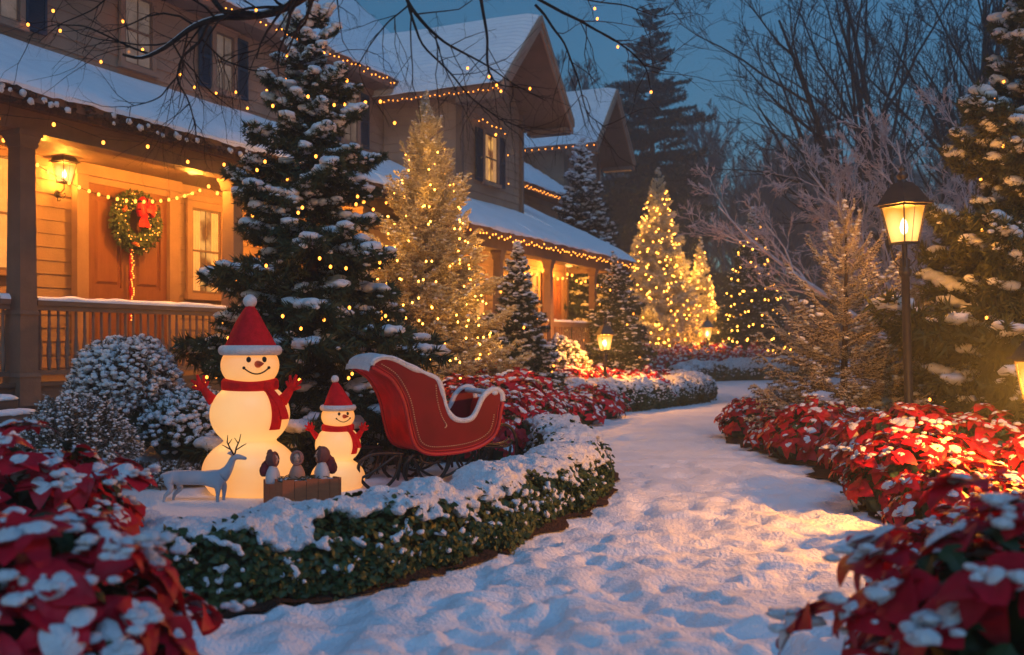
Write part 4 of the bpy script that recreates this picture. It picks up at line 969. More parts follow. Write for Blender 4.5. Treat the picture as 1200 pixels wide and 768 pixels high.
def poinsettia(seed, Rx, Hh, nf, fl=.15, hi=True, snowp=.55, sblob=.0, gl=260, z0=.12, lump=.10, tk=1.):
    """returns three meshes: foliage, bracts, snow. The mound is Rx wide and Hh high"""
    rs = np.random.RandomState(seed)
    k = np.arange(nf) + .5; cz = 1 - k / nf * .92; ph = k * 2.39996 + rs.uniform(-.2, .2, nf)
    sr = np.sqrt(1 - cz ** 2); dirs = np.stack([sr * np.cos(ph), sr * np.sin(ph), cz], -1) + rs.normal(size=(nf, 3)) * .05
    rad = 1 + lump * rs.normal(size=nf).clip(-1.4, 1.4)
    ctr = dirs * rad[:, None] * np.array([Rx, Rx, Hh - z0]) + [0, 0, z0]
    nrm = dirs * np.array([1, 1, 1.0]) + np.array([0, 0, .55]); nrm /= np.linalg.norm(nrm, axis=1)[:, None]
    br = MB(); sn = MB(); fo = MB()
    ns, nw = (8, 7) if hi else (4, 3)
    snowp *= .95; sblob *= .9; tk *= 1.0 if hi else .7
    LV = [leaf_grid(ns, nw, .45, d, .10) for d in (.30, .75)]; SV = [snowcap_grid(.44, d, .17 * tk, *((8, 7) if hi else (4, 4)), cover=c) for d, c in ((.30, .85), (.75, .65))]
    Fm = frames(nrm, rs)
    for ring, (cnt, pitch, sc) in enumerate(((6, 4, 1.0), (5, 26, .72)) if hi else ((6, 10, 1.0),)):
        for j in range(cnt):
            a = j * 2 * math.pi / cnt + ring * .5 + rs.uniform(-.22, .22, nf); pt = R(pitch) + rs.uniform(-.22, .25, nf)
            Rm = Fm @ rotz(a) @ roty(-pt) @ rotx(rs.uniform(-.3, .3, nf)); s = fl * sc * rs.uniform(.75, 1.2, nf)
            v = rs.randint(2, size=nf)
            wd = rs.uniform(.85, 1.2, nf)
            for c in (0, 1):
                ii = np.where(v == c)[0]
                if not len(ii): continue
                Ms = Rm[ii] * s[ii, None, None]; Ms = Ms @ np.stack([np.diag([1, w_, 1]) for w_ in wd[ii]])
                br.rep(*LV[c], Ms, ctr[ii])
                upz = Rm[ii][:, 2, 2]; keep = (rs.rand(len(ii)) < snowp * sm((upz - .25) / .5)) 
                jj = np.where(keep)[0]
                if len(jj): sn.rep(*SV[c], Ms[jj] @ (np.eye(3)[None] * rs.uniform(.7, 1.0, len(jj))[:, None, None]), ctr[ii][jj] + [0, 0, .004])
    if sblob:
        q = np.where((rs.rand(nf) < sblob) & (nrm[:, 2] > .5))[0]; blobs(sn, ctr[q] + nrm[q] * fl * .06, fl * rs.uniform(.12, .30, len(q)), (1.25, 1.25, .5), 2 if hi else 1, .35, 2.2)
        if hi:
            q = np.repeat(q, 12); blobs(sn, ctr[q] + rs.normal(size=(len(q), 3)) * fl * [.5, .5, .12] + nrm[q] * fl * .06, fl * rs.uniform(.06, .24, len(q)), (1.2, 1.2, .6), 2, .35, 2.2)
    # green leaves: skirts and inside
    n = gl; d = rs.normal(size=(n, 3)); d[:, 2] = np.abs(d[:, 2]) * .9 - .15; d /= np.linalg.norm(d, axis=1)[:, None]
    q = d * rs.uniform(.72, 1.0, (n, 1)) * np.array([Rx, Rx, Hh - z0]) + [0, 0, z0 + .04]; q[:, 2] = np.maximum(q[:, 2], .03)
    Fm = frames(d + [0, 0, .35], rs); out = np.arctan2(0, 1)
    G_ = leaf_grid(7 if hi else 4, 5 if hi else 3, .30, .6, .12, lobes=hi)
    Rm = Fm @ rotz(rs.uniform(0, 6.28, n)) @ roty(rs.uniform(-.1, .6, n)); fo.rep(*G_, Rm * (fl * rs.uniform(.6, 1.05, n))[:, None, None], q)
    V, Fc = ico(2); fo.add(V * [Rx * .78, Rx * .78, (Hh - z0) * .82] + [0, 0, z0], Fc)
    return fo.mesh('foliage', M['leaf_dark'], False), br.mesh('bracts', M['bract'], True), (sn.mesh('snow', M['snow_fluff'], True))
def plant(meshes, label, pos, rz=0, sc=1., group=None):
    e = thing('poinsettia_bush', label, 'poinsettia', pos, rz, group); e.scale = (sc, sc, sc) if np.isscalar(sc) else sc
    for nm, me in zip(('foliage', 'bracts', 'snow'), meshes): part(nm, me, None, e)
    return e
# foreground bushes
plant(poinsettia(401, .55, .86, 74, .14, True, .42, .4, 420, .15), 'blurred snowy poinsettia filling the lower left corner', (-1.72, 3.55, 0), .3)
plant(poinsettia(402, .60, .95, 84, .14, True, .40, .3, 460, .15), 'snow topped poinsettia behind the corner one at the left edge', (-2.60, 5.45, 0), 1.3)
plant(poinsettia(403, .82, .98, 86, .17, True, .34, .28, 500, .15), 'blurred large red poinsettia in the lower right corner', (1.93, 3.30, 0), 2.1)
# right hand row
PH = [poinsettia(410 + k, .66, .70, 84, .14, True, .30, .16, 420, .12) for k in range(3)]
for x, Y, s, lab in ((890, 15.2, .88, 'farthest small poinsettia of the right bed, beside the tan fir'), (918, 13.7, .72, 'little poinsettia between the farthest one and the long row'),
                     (962, 12.6, 1.0, 'poinsettia leaning over the path in front of the tan fir'), (1025, 11.3, .9, 'poinsettia in front of the street lamp, its left neighbour nearer the fir'), (1068, 10.4, 1.1, 'poinsettia right below the street lamp pole'), (1082, 8.7, .98, 'poinsettia between the lamp pole and the brightly lit one'),
                     (1150, 10.2, 1.0, 'poinsettia behind the brightly lit one, under the big green fir'), (1128, 7.4, .82, 'bright red poinsettia lit by the lantern at the right edge'), (1200, 6.5, .72, 'lit poinsettia touching the right edge of the picture'), (1150, 5.3, .8, 'shaded poinsettia between the lit one and the corner one'), (1235, 8.9, .9, 'poinsettia behind the right edge lantern')):
    p = P(x, 0, Y); plant(PH[int(x) % 3], lab, (p[0], Y, G(p[0], Y)), x * 1.7, s)
# the masses on the left, behind the sleigh and round the garden lamps
rs = np.random.RandomState(9)
PM = [poinsettia(430 + k, .55, .62, 64, .12, True, .42, .12, 150, .10) for k in range(3)]
ga = 'poinsettias massed behind the sleigh'
for i, (x, Y, s) in enumerate(((512, 12.9, .95), (545, 12.6, 1.0), (585, 12.9, 1.1), (620, 13.6, 1.05), (560, 13.7, 1.35), (600, 14.4, 1.35), (530, 14.3, 1.3), (640, 14.6, 1.0), (570, 15.4, 1.5), (615, 15.8, 1.3), (535, 16.0, 1.5))):
    p = P(x, 0, Y); plant(PM[i % 3], 'red and white poinsettia in the mass behind the sleigh', (p[0], Y, G(p[0], Y)), i * 2.1, s * np.array([.95, .95, 1.12]), ga)
gb = 'poinsettias massed round the garden lamp'
PL = [poinsettia(450 + k, .62, .62, 80, .13, False, .6, .10, 160, .1) for k in range(3)]
k = 0
for Y, xs, h in ((18.4, (600, 635, 668), 1.05), (19.8, (580, 612, 650, 690), 1.2), (21.4, (600, 635, 662, 690), 1.3), (23.4, (606, 632, 660, 690, 728, 752), 1.42), (25.4, (625, 650, 676, 704, 738, 762), 1.5), (27.5, (640, 665, 690, 716, 742), 1.6)):
    for x in xs:
        k += 1; x += rs.uniform(-5, 5); p = P(x, 0, Y + rs.uniform(-.3, .3)); plant(PL[k % 3], 'red and white poinsettia in the mass round the garden lamp', (p[0], p[1], G(p[0], p[1])), k * 1.9, np.array([1.05, 1.05, h * .82]), gb)
gc = 'poinsettias massed under the distant lit trees'
for Y, hh in ((38.4, 1.5), (40.8, 1.75), (42.5, 2.1)):
    for x in np.arange(760, 908, 22):
        k += 1; p = P(x + rs.uniform(-5, 5), 0, Y + rs.uniform(-.4, .4)); plant(PL[k % 3], 'small distant poinsettia under the lit trees', (p[0], p[1], G(p[0], p[1])), k * 1.9, np.array([1.25, 1.25, hh]) * .95, gc)
# ------------------------------------------------------------------ hedges
def hedge(label, C, wd, ht0, nleaf, lsz, nsn, srad, seed, remesh=0, side_snow=.1, cover=1., ht1=None):
    rs = np.random.RandomState(seed); C = np.array(C, float)
    # resample centreline by length
    for _ in range(3):
        q = np.empty((2 * len(C) - 2, 2)); q[0::2] = C[:-1] * .75 + C[1:] * .25; q[1::2] = C[:-1] * .25 + C[1:] * .75; C = np.vstack([C[:1], q, C[-1:]])
    sg = np.r_[0, np.cumsum(np.linalg.norm(np.diff(C, axis=0), axis=1))]; Lt = sg[-1]
    def cen(s): return np.stack([np.interp(s, sg, C[:, 0]), np.interp(s, sg, C[:, 1])], -1)
    def nor(s): d = cen(np.minimum(s + .06, Lt)) - cen(np.maximum(s - .06, 0)); d /= np.linalg.norm(d, axis=1)[:, None] + 1e-9; return np.stack([-d[:, 1], d[:, 0]], -1), d
    e = thing('hedge', label, 'hedge', (C[0][0], C[0][1], 0)); base = np.array([C[0][0], C[0][1], 0])
    def surf(s, a):   # a in 0..pi across the section; superellipse
        ca, sa = np.cos(a), np.sin(a); x = np.sign(ca) * np.abs(ca) ** .8 * wd / 2; 
        ht = ht0 + ((ht1 or ht0) - ht0) * (s / Lt) ** 3; z = np.abs(sa) ** .72 * ht * 1.08
        lump = 1 + .14 * vn(np.stack([s * 2.6, a * 1.2, s * 0 + seed], -1)) + .13 * vn(np.stack([s * 5.5, a * 2.4, s * 0 + seed + 7], -1)) + .05 * vn(np.stack([s * 7, a * 2.5, s * 0 + seed], -1))
        ed = np.minimum(s, Lt - s); endf = np.sqrt(np.clip(ed / (wd * .5), 0.0, 1) * (2 - np.clip(ed / (wd * .5), 0, 1))).clip(.05)
        n, _ = nor(s); c = cen(s); xy = c + n * (x * lump * endf)[:, None]
        nn = np.concatenate([n * (np.sign(ca) * np.abs(ca) ** 1.2)[:, None], np.abs(sa)[:, None] ** 1.2], 1); nn /= np.linalg.norm(nn, axis=1)[:, None] + 1e-9
        return np.concatenate([xy, (z * lump * (.75 + .25 * endf) + gz(xy[:, 0], xy[:, 1], False))[:, None]], 1), nn
    # dark inner body of twigs
    m = MB(); S_ = np.repeat(np.linspace(.02, Lt - .02, int(Lt * 6))[:, None], 14, 1); A_ = np.repeat(np.linspace(0, math.pi, 14)[None], len(S_), 0); p, _ = surf(S_.ravel(), A_.ravel())
    c = cen(S_.ravel()); c3 = np.concatenate([c, np.full((len(c), 1), .1)], 1); p = c3 + (p - c3) * .86; m.grid((p - base).reshape(len(S_), 14, 3)); part('twigs', m, M['leaf_dark'], e, True)
    s = rs.uniform(0, Lt, nleaf); a = np.arccos(np.clip(rs.uniform(-1, 1, nleaf), -1, 1)) ; mixm = rs.rand(nleaf) < .5; a = np.where(mixm, rs.uniform(0, math.pi, nleaf), a)
    low = rs.rand(nleaf) < .45; a = np.where(low, np.where(rs.rand(nleaf) < .5, rs.uniform(0, .35, nleaf), math.pi - rs.uniform(0, .35, nleaf)), a)
    p, nn = surf(s, a); p += nn * rs.uniform(-.07, .025, nleaf)[:, None]; p[:, 2] = np.where(low, p[:, 2] * 1, p[:, 2])
    V, Fc = leaf_grid(4, 3, .38, .3, .15); Fm = frames(nn + rs.normal(size=nn.shape) * .45 + [0, 0, .2], rs) @ rotz(rs.uniform(0, 6.28, nleaf)) @ roty(rs.uniform(-.5, .5, nleaf))
    m = MB(); m.rep(V, Fc, Fm * (lsz * rs.uniform(.6, 1.2, nleaf))[:, None, None], p - base); part('leaves', m, M['leaf'], e)
    # snow: patches where noise lets it lie on the top, with loose pats caught down the sides
    s = rs.uniform(.03, Lt - .03, nsn * 3); a = np.pi / 2 + rs.normal(size=nsn * 3) * .60; a = a.clip(.12, 3.02)
    p, nn = surf(s, a); patch = vn(p * np.array([4.5, 4.5, 4.5])) + .5 * vn(p * 10)
    sd = np.abs(a - np.pi / 2)
    keep = (patch > -1.1 * cover + 1.25 * sd) 
    s, a, p, nn, sd = s[keep][:nsn], a[keep][:nsn], p[keep][:nsn], nn[keep][:nsn], sd[keep][:nsn]
    r = srad * rs.uniform(.45, 1.15, len(p)) * (1 - .45 * sd)
    m = MB(); blobs(m, p - base + nn * (r * .10)[:, None], r, (1.2, 1.2, .62), 2 if remesh else 1, .30, 2.0)
    ns2 = int(nsn * side_snow); s = rs.uniform(0, Lt, ns2); a = np.where(rs.rand(ns2) < .5, rs.uniform(.15, .8, ns2), math.pi - rs.uniform(.15, .8, ns2)); p, nn = surf(s, a); blobs(m, p - base + nn * .01, srad * rs.uniform(.2, .5, ns2), (1, 1, .7), 1, .35, 2)
    o = part('snow', m, M['snow_fluff'], e, True)
    if remesh:
        md = o.modifiers.new('fuse', 'REMESH'); md.mode = 'VOXEL'; md.voxel_size = remesh; md.use_smooth_shade = True
        sm_ = o.modifiers.new('soften', 'SMOOTH'); sm_.iterations = 1; sm_.factor = .5
        tx = D.textures.new('snow_lumps', 'CLOUDS'); tx.noise_scale = .04; tx.noise_depth = 2
        dm = o.modifiers.new('lumps', 'DISPLACE'); dm.texture = tx; dm.strength = .03; dm.mid_level = .5
    return e, C
front = np.array([(-3.4, 4.9), (-2.6, 5.15), (-1.43, 5.56), (-.77, 6.03), (-.20, 6.86), (.32, 7.96), (.82, 9.3), (1.10, 10.8), (.98, 12.2), (.62, 13.3)])
d = np.gradient(front, axis=0); d /= np.linalg.norm(d, axis=1)[:, None]; nrm = np.stack([-d[:, 1], d[:, 0]], -1)
ctr = front + nrm * .35
hedge('snow capped hedge curving along the path in front of the snowmen and sleigh', ctr, .70, .42, 66000, .058, 2900, .074, 501, .013, .38, .85, ht1=.45)
hedge('low snowy hedge rounding the bed of the nearer garden lamp', [(.55, 20.2), (1.2, 20.6), (2.1, 21.6), (3.4, 23.2), (4.6, 25.4), (5.0, 27.8), (4.4, 29.8)], 1.2, .52, 42000, .06, 9000, .062, 502, 0, .15, 1.25)
hedge('farthest snowy hedge below the distant poinsettias', [(5.6, 35.2), (7.4, 35.6), (9.2, 35.9), (10.6, 37.6), (12.2, 39.5)], 1.4, .6, 16000, .10, 5000, .10, 503, 0, .15, 1.25)
hedge('bit of low snowy hedge at the far end of the right bed', [(4.2, 17.2), (4.6, 18.2), (5.2, 19)], .8, .45, 7000, .06, 900, .065, 504, 0, .15, 1.2)
# mulch under the hedge and the right bed
def strip(name, pts, w, seed):
    rs = np.random.RandomState(seed); C = np.array(pts, float); n = int(len(C) * 30); s = np.linspace(0, len(C) - 1, n); c = np.stack([np.interp(s, range(len(C)), C[:, k]) for k in (0, 1)], -1)
    for _ in range(12): c[1:-1] = (c[:-2] + 2 * c[1:-1] + c[2:]) / 4
    d = np.gradient(c, axis=0); d /= np.linalg.norm(d, axis=1)[:, None]; nn = np.stack([-d[:, 1], d[:, 0]], -1); u = np.linspace(-1, 1, 13)
    ew = 1 + .16 * vn(np.stack([s * 3, s * 0 + seed, s * 0], -1)) + .1 * vn(np.stack([s * 11, s * 0 + seed, s * 0], -1))
    xy = c[:, None] + nn[:, None] * (u[None] * w / 2 * ew[:, None])[..., None]
    z = gz(xy[..., 0], xy[..., 1]) + .050 * (1 - np.abs(u) ** 4)[None] - .002 + .008 * vn(np.concatenate([xy * 14, xy[..., :1] * 0], -1)) + .02
    m = MB(); m.grid(np.concatenate([xy, z[..., None]], -1)); o = part(name, m, M['mulch'], None, True); tag(o, kind='structure')
strip('mulch_bed', front + nrm * .38, .86, 1)
strip('mulch_bed', [(1.9, 2.4), (2.4, 4.2), (3.3, 5.6), (3.75, 7.2), (4.0, 9), (4.1, 10.5), (4.2, 12), (4.1, 13.6), (3.8, 15.3)], 1.5, 2)
# ------------------------------------------------------------------ shrubs by the porch
def round_shrub(label, pos, Rr, H, seed, mt='shrub', nb=900, ln=.07, snow=700, sr=.035, wispy=False):
    rs = np.random.RandomState(seed); e = thing('round_shrub' if not wispy else 'wispy_shrub', label, 'shrub', pos)
    n = nb; d = rs.normal(size=(n, 3)); d[:, 2] = np.abs(d[:, 2]) - .15; d /= np.linalg.norm(d, axis=1)[:, None]
    if wispy: d[:, 2] = np.abs(d[:, 2]) + .35; d /= np.linalg.norm(d, axis=1)[:, None]
    lump = 1 + .10 * vn(d * 2.5 + seed) + rs.uniform(-.08, .06, n)
    tip = d * lump[:, None] * [Rr, Rr, H * (.55 if not wispy else .95)] + [0, 0, H * (.45 if not wispy else .05)]
    root = np.stack([d[:, 0] * Rr * .12, d[:, 1] * Rr * .12, rs.uniform(.0, .15, n) * H], -1) if wispy else tip * .6 + np.array([0, 0, H * .4]) * .4
    mid = (root + tip) / 2 + rs.normal(size=(n, 3)) * .04 * Rr
    m = MB(); A = np.concatenate([root, mid]); B = np.concatenate([mid, tip]); V, Fc = needles_on(B * .55 + A * .45, B, 14 if not wispy else 18, ln, .007 if not wispy else .006, rs, .9); m.add(V, Fc)
    V, Fc = sticks(A, B, .006); m.add(V, Fc); part('foliage', m, M[mt], e)
    if not wispy:
        b = MB(); V, Fc = ico(3); b.add(V * [Rr * .80, Rr * .80, H * .43] + [0, 0, H * .47], Fc); b.tube([(0, 0, -.2), (0, 0, H * .4)], .05, 6); part('inner_twigs', b, M['needle'], e, True)
    if snow:
        q = rs.permutation(n)[:snow] if n >= snow else rs.randint(n, size=snow); q = np.concatenate([q, rs.randint(n, size=snow)]); q = q[rs.rand(len(q)) < (.30 + .7 * np.clip(d[q, 2] + .3, 0, 1))]
        m = MB(); blobs(m, tip[q] + rs.normal(size=(len(q), 3)) * .02 * Rr, sr * rs.uniform(.4, 1.1, len(q)), (1.1, 1.1, .7), 1, .35, 2); part('snow', m, M['snow_fluff'], e, True)
    return e
def gat(x, Y): p = P(x, 0, Y); return (p[0], Y, G(p[0], Y) - .02)
round_shrub('big round shrub crusted with snow in front of the porch railing', gat(148, 11.2), .62, 1.20, 601, nb=1500, snow=1300, sr=.037)
round_shrub('wispy low frosted shrub beside the left porch post', gat(90, 9.6), .62, .86, 602, nb=800, wispy=True, snow=500, sr=.017, ln=.05)
round_shrub('low dark shrub sprinkled with snow under the big round one', gat(195, 10.2), .42, .22, 603, nb=300, snow=200, sr=.025)
round_shrub('low dark twiggy plant left of the big snowman', gat(135, 10.0), .40, .18, 604, nb=240, snow=80, sr=.022)
round_shrub('snowy shrub by the far porch railing', gat(655, 23.8), .75, 1.35, 605, nb=700, snow=500, sr=.05, ln=.08)
round_shrub('wispy frosted shrub at the foot of the tan fir', gat(905, 17.4), .5, .7, 606, nb=300, wispy=True, snow=200, sr=.03)
round_shrub('snow dusted shrub under the tall dark fir', gat(225, 11.0), .55, .85, 608, mt='needle', nb=800, snow=500, sr=.045)
# ------------------------------------------------------------------ wreath on the door
def wreath():
    rs = np.random.RandomState(8); c = HW(3.66, .16, 3.42)
    e = thing('wreath', 'round evergreen wreath with a red bow and tiny lights on the front door', 'wreath', tuple(c), HA)
    n = 1500; a = rs.uniform(0, 6.28, n); b = rs.uniform(0, 6.28, n); Rr, r = .36, .125
    def tor(a, b, k=1.): return np.stack([(Rr + r * k * np.cos(b)) * np.cos(a), -.06 - r * .75 * k * np.sin(b), (Rr + r * k * np.cos(b)) * np.sin(a)], -1)
    p = tor(a, b, 1.); nn = tor(a, b, 2) - tor(a, b, 1); V, Fc = leaf_grid(4, 3, .22, .2, .1); m = MB(); m.rep(V, Fc, frames(nn, rs) @ roty(rs.uniform(-1.3, -.4, n)) * .075, p)
    part('foliage', m, M['wreath'], e)
    m = MB(); A = np.linspace(0, 2 * math.pi, 40); m.tube(np.stack([Rr * np.cos(A), -.06 + 0 * A, Rr * np.sin(A)], -1), .09, 8, False); part('ring', m, M['needle'], e, True)
    m = MB(); V, Fc = ico(1); q = tor(rs.uniform(0, 6.28, 90), rs.uniform(.2, 2.9, 90), 1.12); m.rep(V * .009, Fc, np.repeat(np.eye(3)[None], 90, 0), q); tag(part('fairy_lights', m, M['bulb'], e), kind='stuff')
    m = MB(); blobs(m, tor(np.array([2.6, 2.75, 4.3, 4.5, 4.35]), np.array([1.4] * 5), 1.15), .035, (1, 1, 1), 2, 0); part('baubles', m, M['bauble'], e, True)
    # bow: six looped petals of ribbon, a knot and two tails
    m = MB()
    for k, (ang, L) in enumerate(((20, .17), (75, .15), (125, .17), (165, .14), (-20, .15), (205, .15))):
        t = np.linspace(0, 1, 14); lp = np.stack([np.sin(t * math.pi) * L, -.05 * np.sin(t * 2 * math.pi) - .03, 0 * t], -1); w = .045
        q = np.stack([lp + [0, 0, w * .3], lp + [0, 0, -w * .3]]); q[:, :, 2] *= (1 + 2.2 * np.sin(t * math.pi))[None]
        an = R(ang); c_, s_ = math.cos(an), math.sin(an); Q = q.copy(); Q[..., 0] = q[..., 0] * c_ - q[..., 2] * s_; Q[..., 2] = q[..., 0] * s_ + q[..., 2] * c_; m.grid(Q * 1.25 + [.06, -.17, .20])
    for sx in (-1, 1):
        t = np.linspace(0, 1, 8); cx = .06 + sx * .07 * t; cz = .20 - .28 * t; w = .03 + .025 * t
        m.grid(np.stack([np.stack([cx - w, -.18 - .015 * np.sin(t * 7), cz], -1), np.stack([cx + w, -.19 - .015 * np.sin(t * 7 + 1), cz - .01], -1)]))
    blobs(m, [(.06, -.20, .20)], .032, (1, 1, 1), 2, .1); part('bow', m, M['ribbon'], e)
    m = MB(); t = np.linspace(0, 1, 20); m.tube(np.stack([-.10 + .01 * np.sin(t * 30), -.05 + 0 * t, -.44 - 1.15 * t], -1), .028, 6); part('ribbon_tail', m, M['ribbon'], e)
    m = MB(); q = np.stack([-.10 + rs.uniform(-.03, .03, 34), -.085 + 0 * np.arange(34), -.46 - np.linspace(0, 1.12, 34)], -1); V, Fc = ico(1); m.rep(V * .010, Fc, np.repeat(np.eye(3)[None], 34, 0), q); tag(part('tail_lights', m, M['bulb'], e), kind='stuff')
M['wreath'] = mat('wreath_green', (.05, .09, .03), .6, (.12, .15, .07), 9, trans=.1)
M['bauble'] = mat('orange_bauble', (.55, .12, .03), .2, spec=.6)
M['ribbon'] = mat('red_ribbon', (.50, .006, .010), .5, (.38, .004, .008), 12, spec=.4)
wreath()
# ------------------------------------------------------------------ snowmen
def cat_rom(P_, n=12, closed=False):
    P_ = np.array(P_, float); N = len(P_); out = []
    rng_ = range(N) if closed else range(N - 1)
    for i in rng_:
        p0 = P_[(i - 1) % N] if closed or i > 0 else P_[0]; p1 = P_[i]; p2 = P_[(i + 1) % N]; p3 = P_[(i + 2) % N] if closed or i + 2 < N else P_[-1]
        for t in np.linspace(0, 1, n, endpoint=False): out.append(.5 * ((2 * p1) + (-p0 + p2) * t + (2 * p0 - 5 * p1 + 4 * p2 - p3) * t ** 2 + (-p0 + 3 * p1 - 3 * p2 + p3) * t ** 3))
    if not closed: out.append(P_[-1])
    return np.array(out)
def snowman(label, pos, s, face, seed, hat_lean=0.):
    e = thing('snowman', label, 'snowman', pos, 0)
    E = [(.23, .345, .465), (.80, .335, .390), (1.285, .235, .285)]
    def rad(z):
        v = [r * np.sqrt(np.clip(1 - ((z - c) / h) ** 2, 0, 1)) for c, h, r in E]; v = np.array(v); k = 26.
        return np.log(np.exp(k * v).sum(0) - 2) / k if True else v.max(0)
    z = np.linspace(-.04, 1.515, 90); prof = [(0, -.04)] + [(float(rad(np.array(q))), q) for q in z] + [(0, 1.52)]
    m = MB(); m.lathe(prof, 48); m.xf(np.eye(3) * s); part('body', m, M['snowman'], e, True)
    def sf(az, zz, d=0.):
        r = float(rad(np.array(zz))) + d; return np.array([r * math.sin(az), -r * math.cos(az), zz]) * s
    # hat
    m = MB(); n = 14; f = np.linspace(0, 1, n); cx = hat_lean * f ** 2; hr = .255 * (1 - f) ** .82 + .018
    an = np.arange(28) * 2 * math.pi / 28; zz = 1.43 + .47 * f
    Gd = np.stack([cx[:, None] + hr[:, None] * np.cos(an) * (1 + .03 * np.sin(3 * an + f[:, None] * 6)), hr[:, None] * np.sin(an) * (1 + .03 * np.cos(2 * an + 4 * f[:, None])), np.repeat(zz[:, None], 28, 1)], -1)
    Gd = np.concatenate([Gd, Gd[:, :1]], 1); m.grid(Gd * s); hat = part('hat', m, M['felt'], e, True)
    m = MB(); A = np.linspace(0, 2 * math.pi, 37); V = []
    for a in A:
        B = np.linspace(0, 2 * math.pi, 13); r0 = .272 * (1 + .01 * math.sin(5 * a))
        V.append([((r0 + .040 * np.cos(b)) * math.cos(a), (r0 + .040 * np.cos(b)) * math.sin(a), 1.435 + .050 * np.sin(b)) for b in B])
    m.grid(np.array(V) * s); part('hat_brim', m, M['white_fur'], hat, True)
    m = MB(); blobs(m, [(hat_lean * s, 0, 1.925 * s)], .068 * s, (1, 1, 1), 3, .08, 3); part('pompom', m, M['white_fur'], hat, True)
    # scarf: flat band wound round the neck, with knot and two tails
    m = MB(); V = []
    for a in np.linspace(0, 2 * math.pi, 49):
        r0 = float(rad(np.array(1.085))) + .015; V.append([((r0 + d) * math.cos(a), (r0 + d) * math.sin(a), 1.085 + h + .012 * math.sin(2 * a + 1)) for d, h in ((-.03, .055), (.03, .058), (.05, .03), (.052, -.03), (.04, -.058), (-.02, -.055), (-.03, .055))])
    m.grid(np.array(V) * s); sc = part('scarf', m, M['scarf'], e, True)
    ka = face + R(24)
    for da, L, w, dd, kz in ((0, .40, .045, .035, 0), (R(8), .30, .040, .052, .0)):
        m = MB(); t = np.linspace(0, 1, 12); rows = []
        for q in t:
            zq = 1.06 - L * q; ww = w * (1 + .25 * q); a0 = ka + da * q * 1.6
            rr = max(float(rad(np.array(zq))), .25)
            rows.append([sf(a0 - ww / rr, zq, dd), sf(a0, zq, dd + .014), sf(a0 + ww / rr, zq, dd), sf(a0 + ww / rr, zq, dd - .014), sf(a0, zq, dd - .012), sf(a0 - ww / rr, zq, dd - .014), sf(a0 - ww / rr, zq, dd)])
        m.grid(np.array(rows)); part('scarf_tail', m, M['scarf'], sc, True)
    m = MB(); blobs(m, [sf(ka, 1.07, .045)], .062 * s, (1, .8, 1), 2, .08); part('scarf_knot', m, M['scarf'], sc, True)
    # face
    for da in (-R(16), R(16)):
        m = MB(); q = sf(face + da, 1.345, .0); blobs(m, [q], .024 * s, (1, 1, 1.25), 2, 0); part('eye', m, M['black'], e, True)
    q = sf(face + R(2), 1.30, -.01); d = np.array([math.sin(face + .15), -math.cos(face + .15), .06]); m = MB(); m.tube([q, q + d * .06 * s, q + d * .15 * s], [.038 * s, .026 * s, .004], 10); part('nose', m, M['carrot'], e, True)
    m = MB(); am = np.linspace(-R(25), R(25), 16); pts = [sf(face + a, 1.205 + .06 * (a / R(25)) ** 2, .004) for a in am]; m.tube(pts, .0075 * s, 6); blobs(m, [pts[0], pts[-1]], .016 * s, (1, 1, 1), 2, 0); part('mouth', m, M['black'], e, True)
    # mittened twig arms
    for sd in (-1, 1):
        m = MB(); a0 = sd * R(82); b = sf(a0, .93, -.02) ; b = b + np.array([0, -.04 * s, 0])
        o = np.array([sd, -.25, .0]); up = np.array([0, 0, 1.])
        wr = b + (o * .10 + up * .13) * s
        m.tube([b, b + (o * .04 + up * .045) * s, wr], np.array([.062, .05, .034]) * s, 10)
        m.tube([wr - (o * .02 + up * .03) * s, wr + (o * .035 + up * .05) * s, wr + (o * .05 + up * .085) * s], np.array([.034, .036, .02]) * s, 8)
        for (p_, q_) in (((.0, .02), (-.01, .13)), ((.02, .03), (.055, .135)), ((.02, .02), (.11, .08)), ((-.01, .0), (-.05, .07)), ((.01, -.01), (.10, .015))):
            m.tube([wr + (o * p_[0] + up * p_[1]) * s, wr + (o * (p_[0] + q_[0]) / 2 + up * (p_[1] + q_[1]) / 2) * s, wr + (o * q_[0] + up * q_[1]) * s], np.array([.022, .019, .012]) * s, 7)
        part('arm', m, M['scarf'], e, True)
    return e
snowman('large glowing snowman in a red hat and scarf', (P(293, 0, 9.85)[0], 9.85, -.01), .99, R(28), 1)
snowman('small glowing snowman in a red hat between the large one and the sleigh', (P(396, 0, 10.05)[0], 10.05, -.01), .585, R(30), 2, -.05)
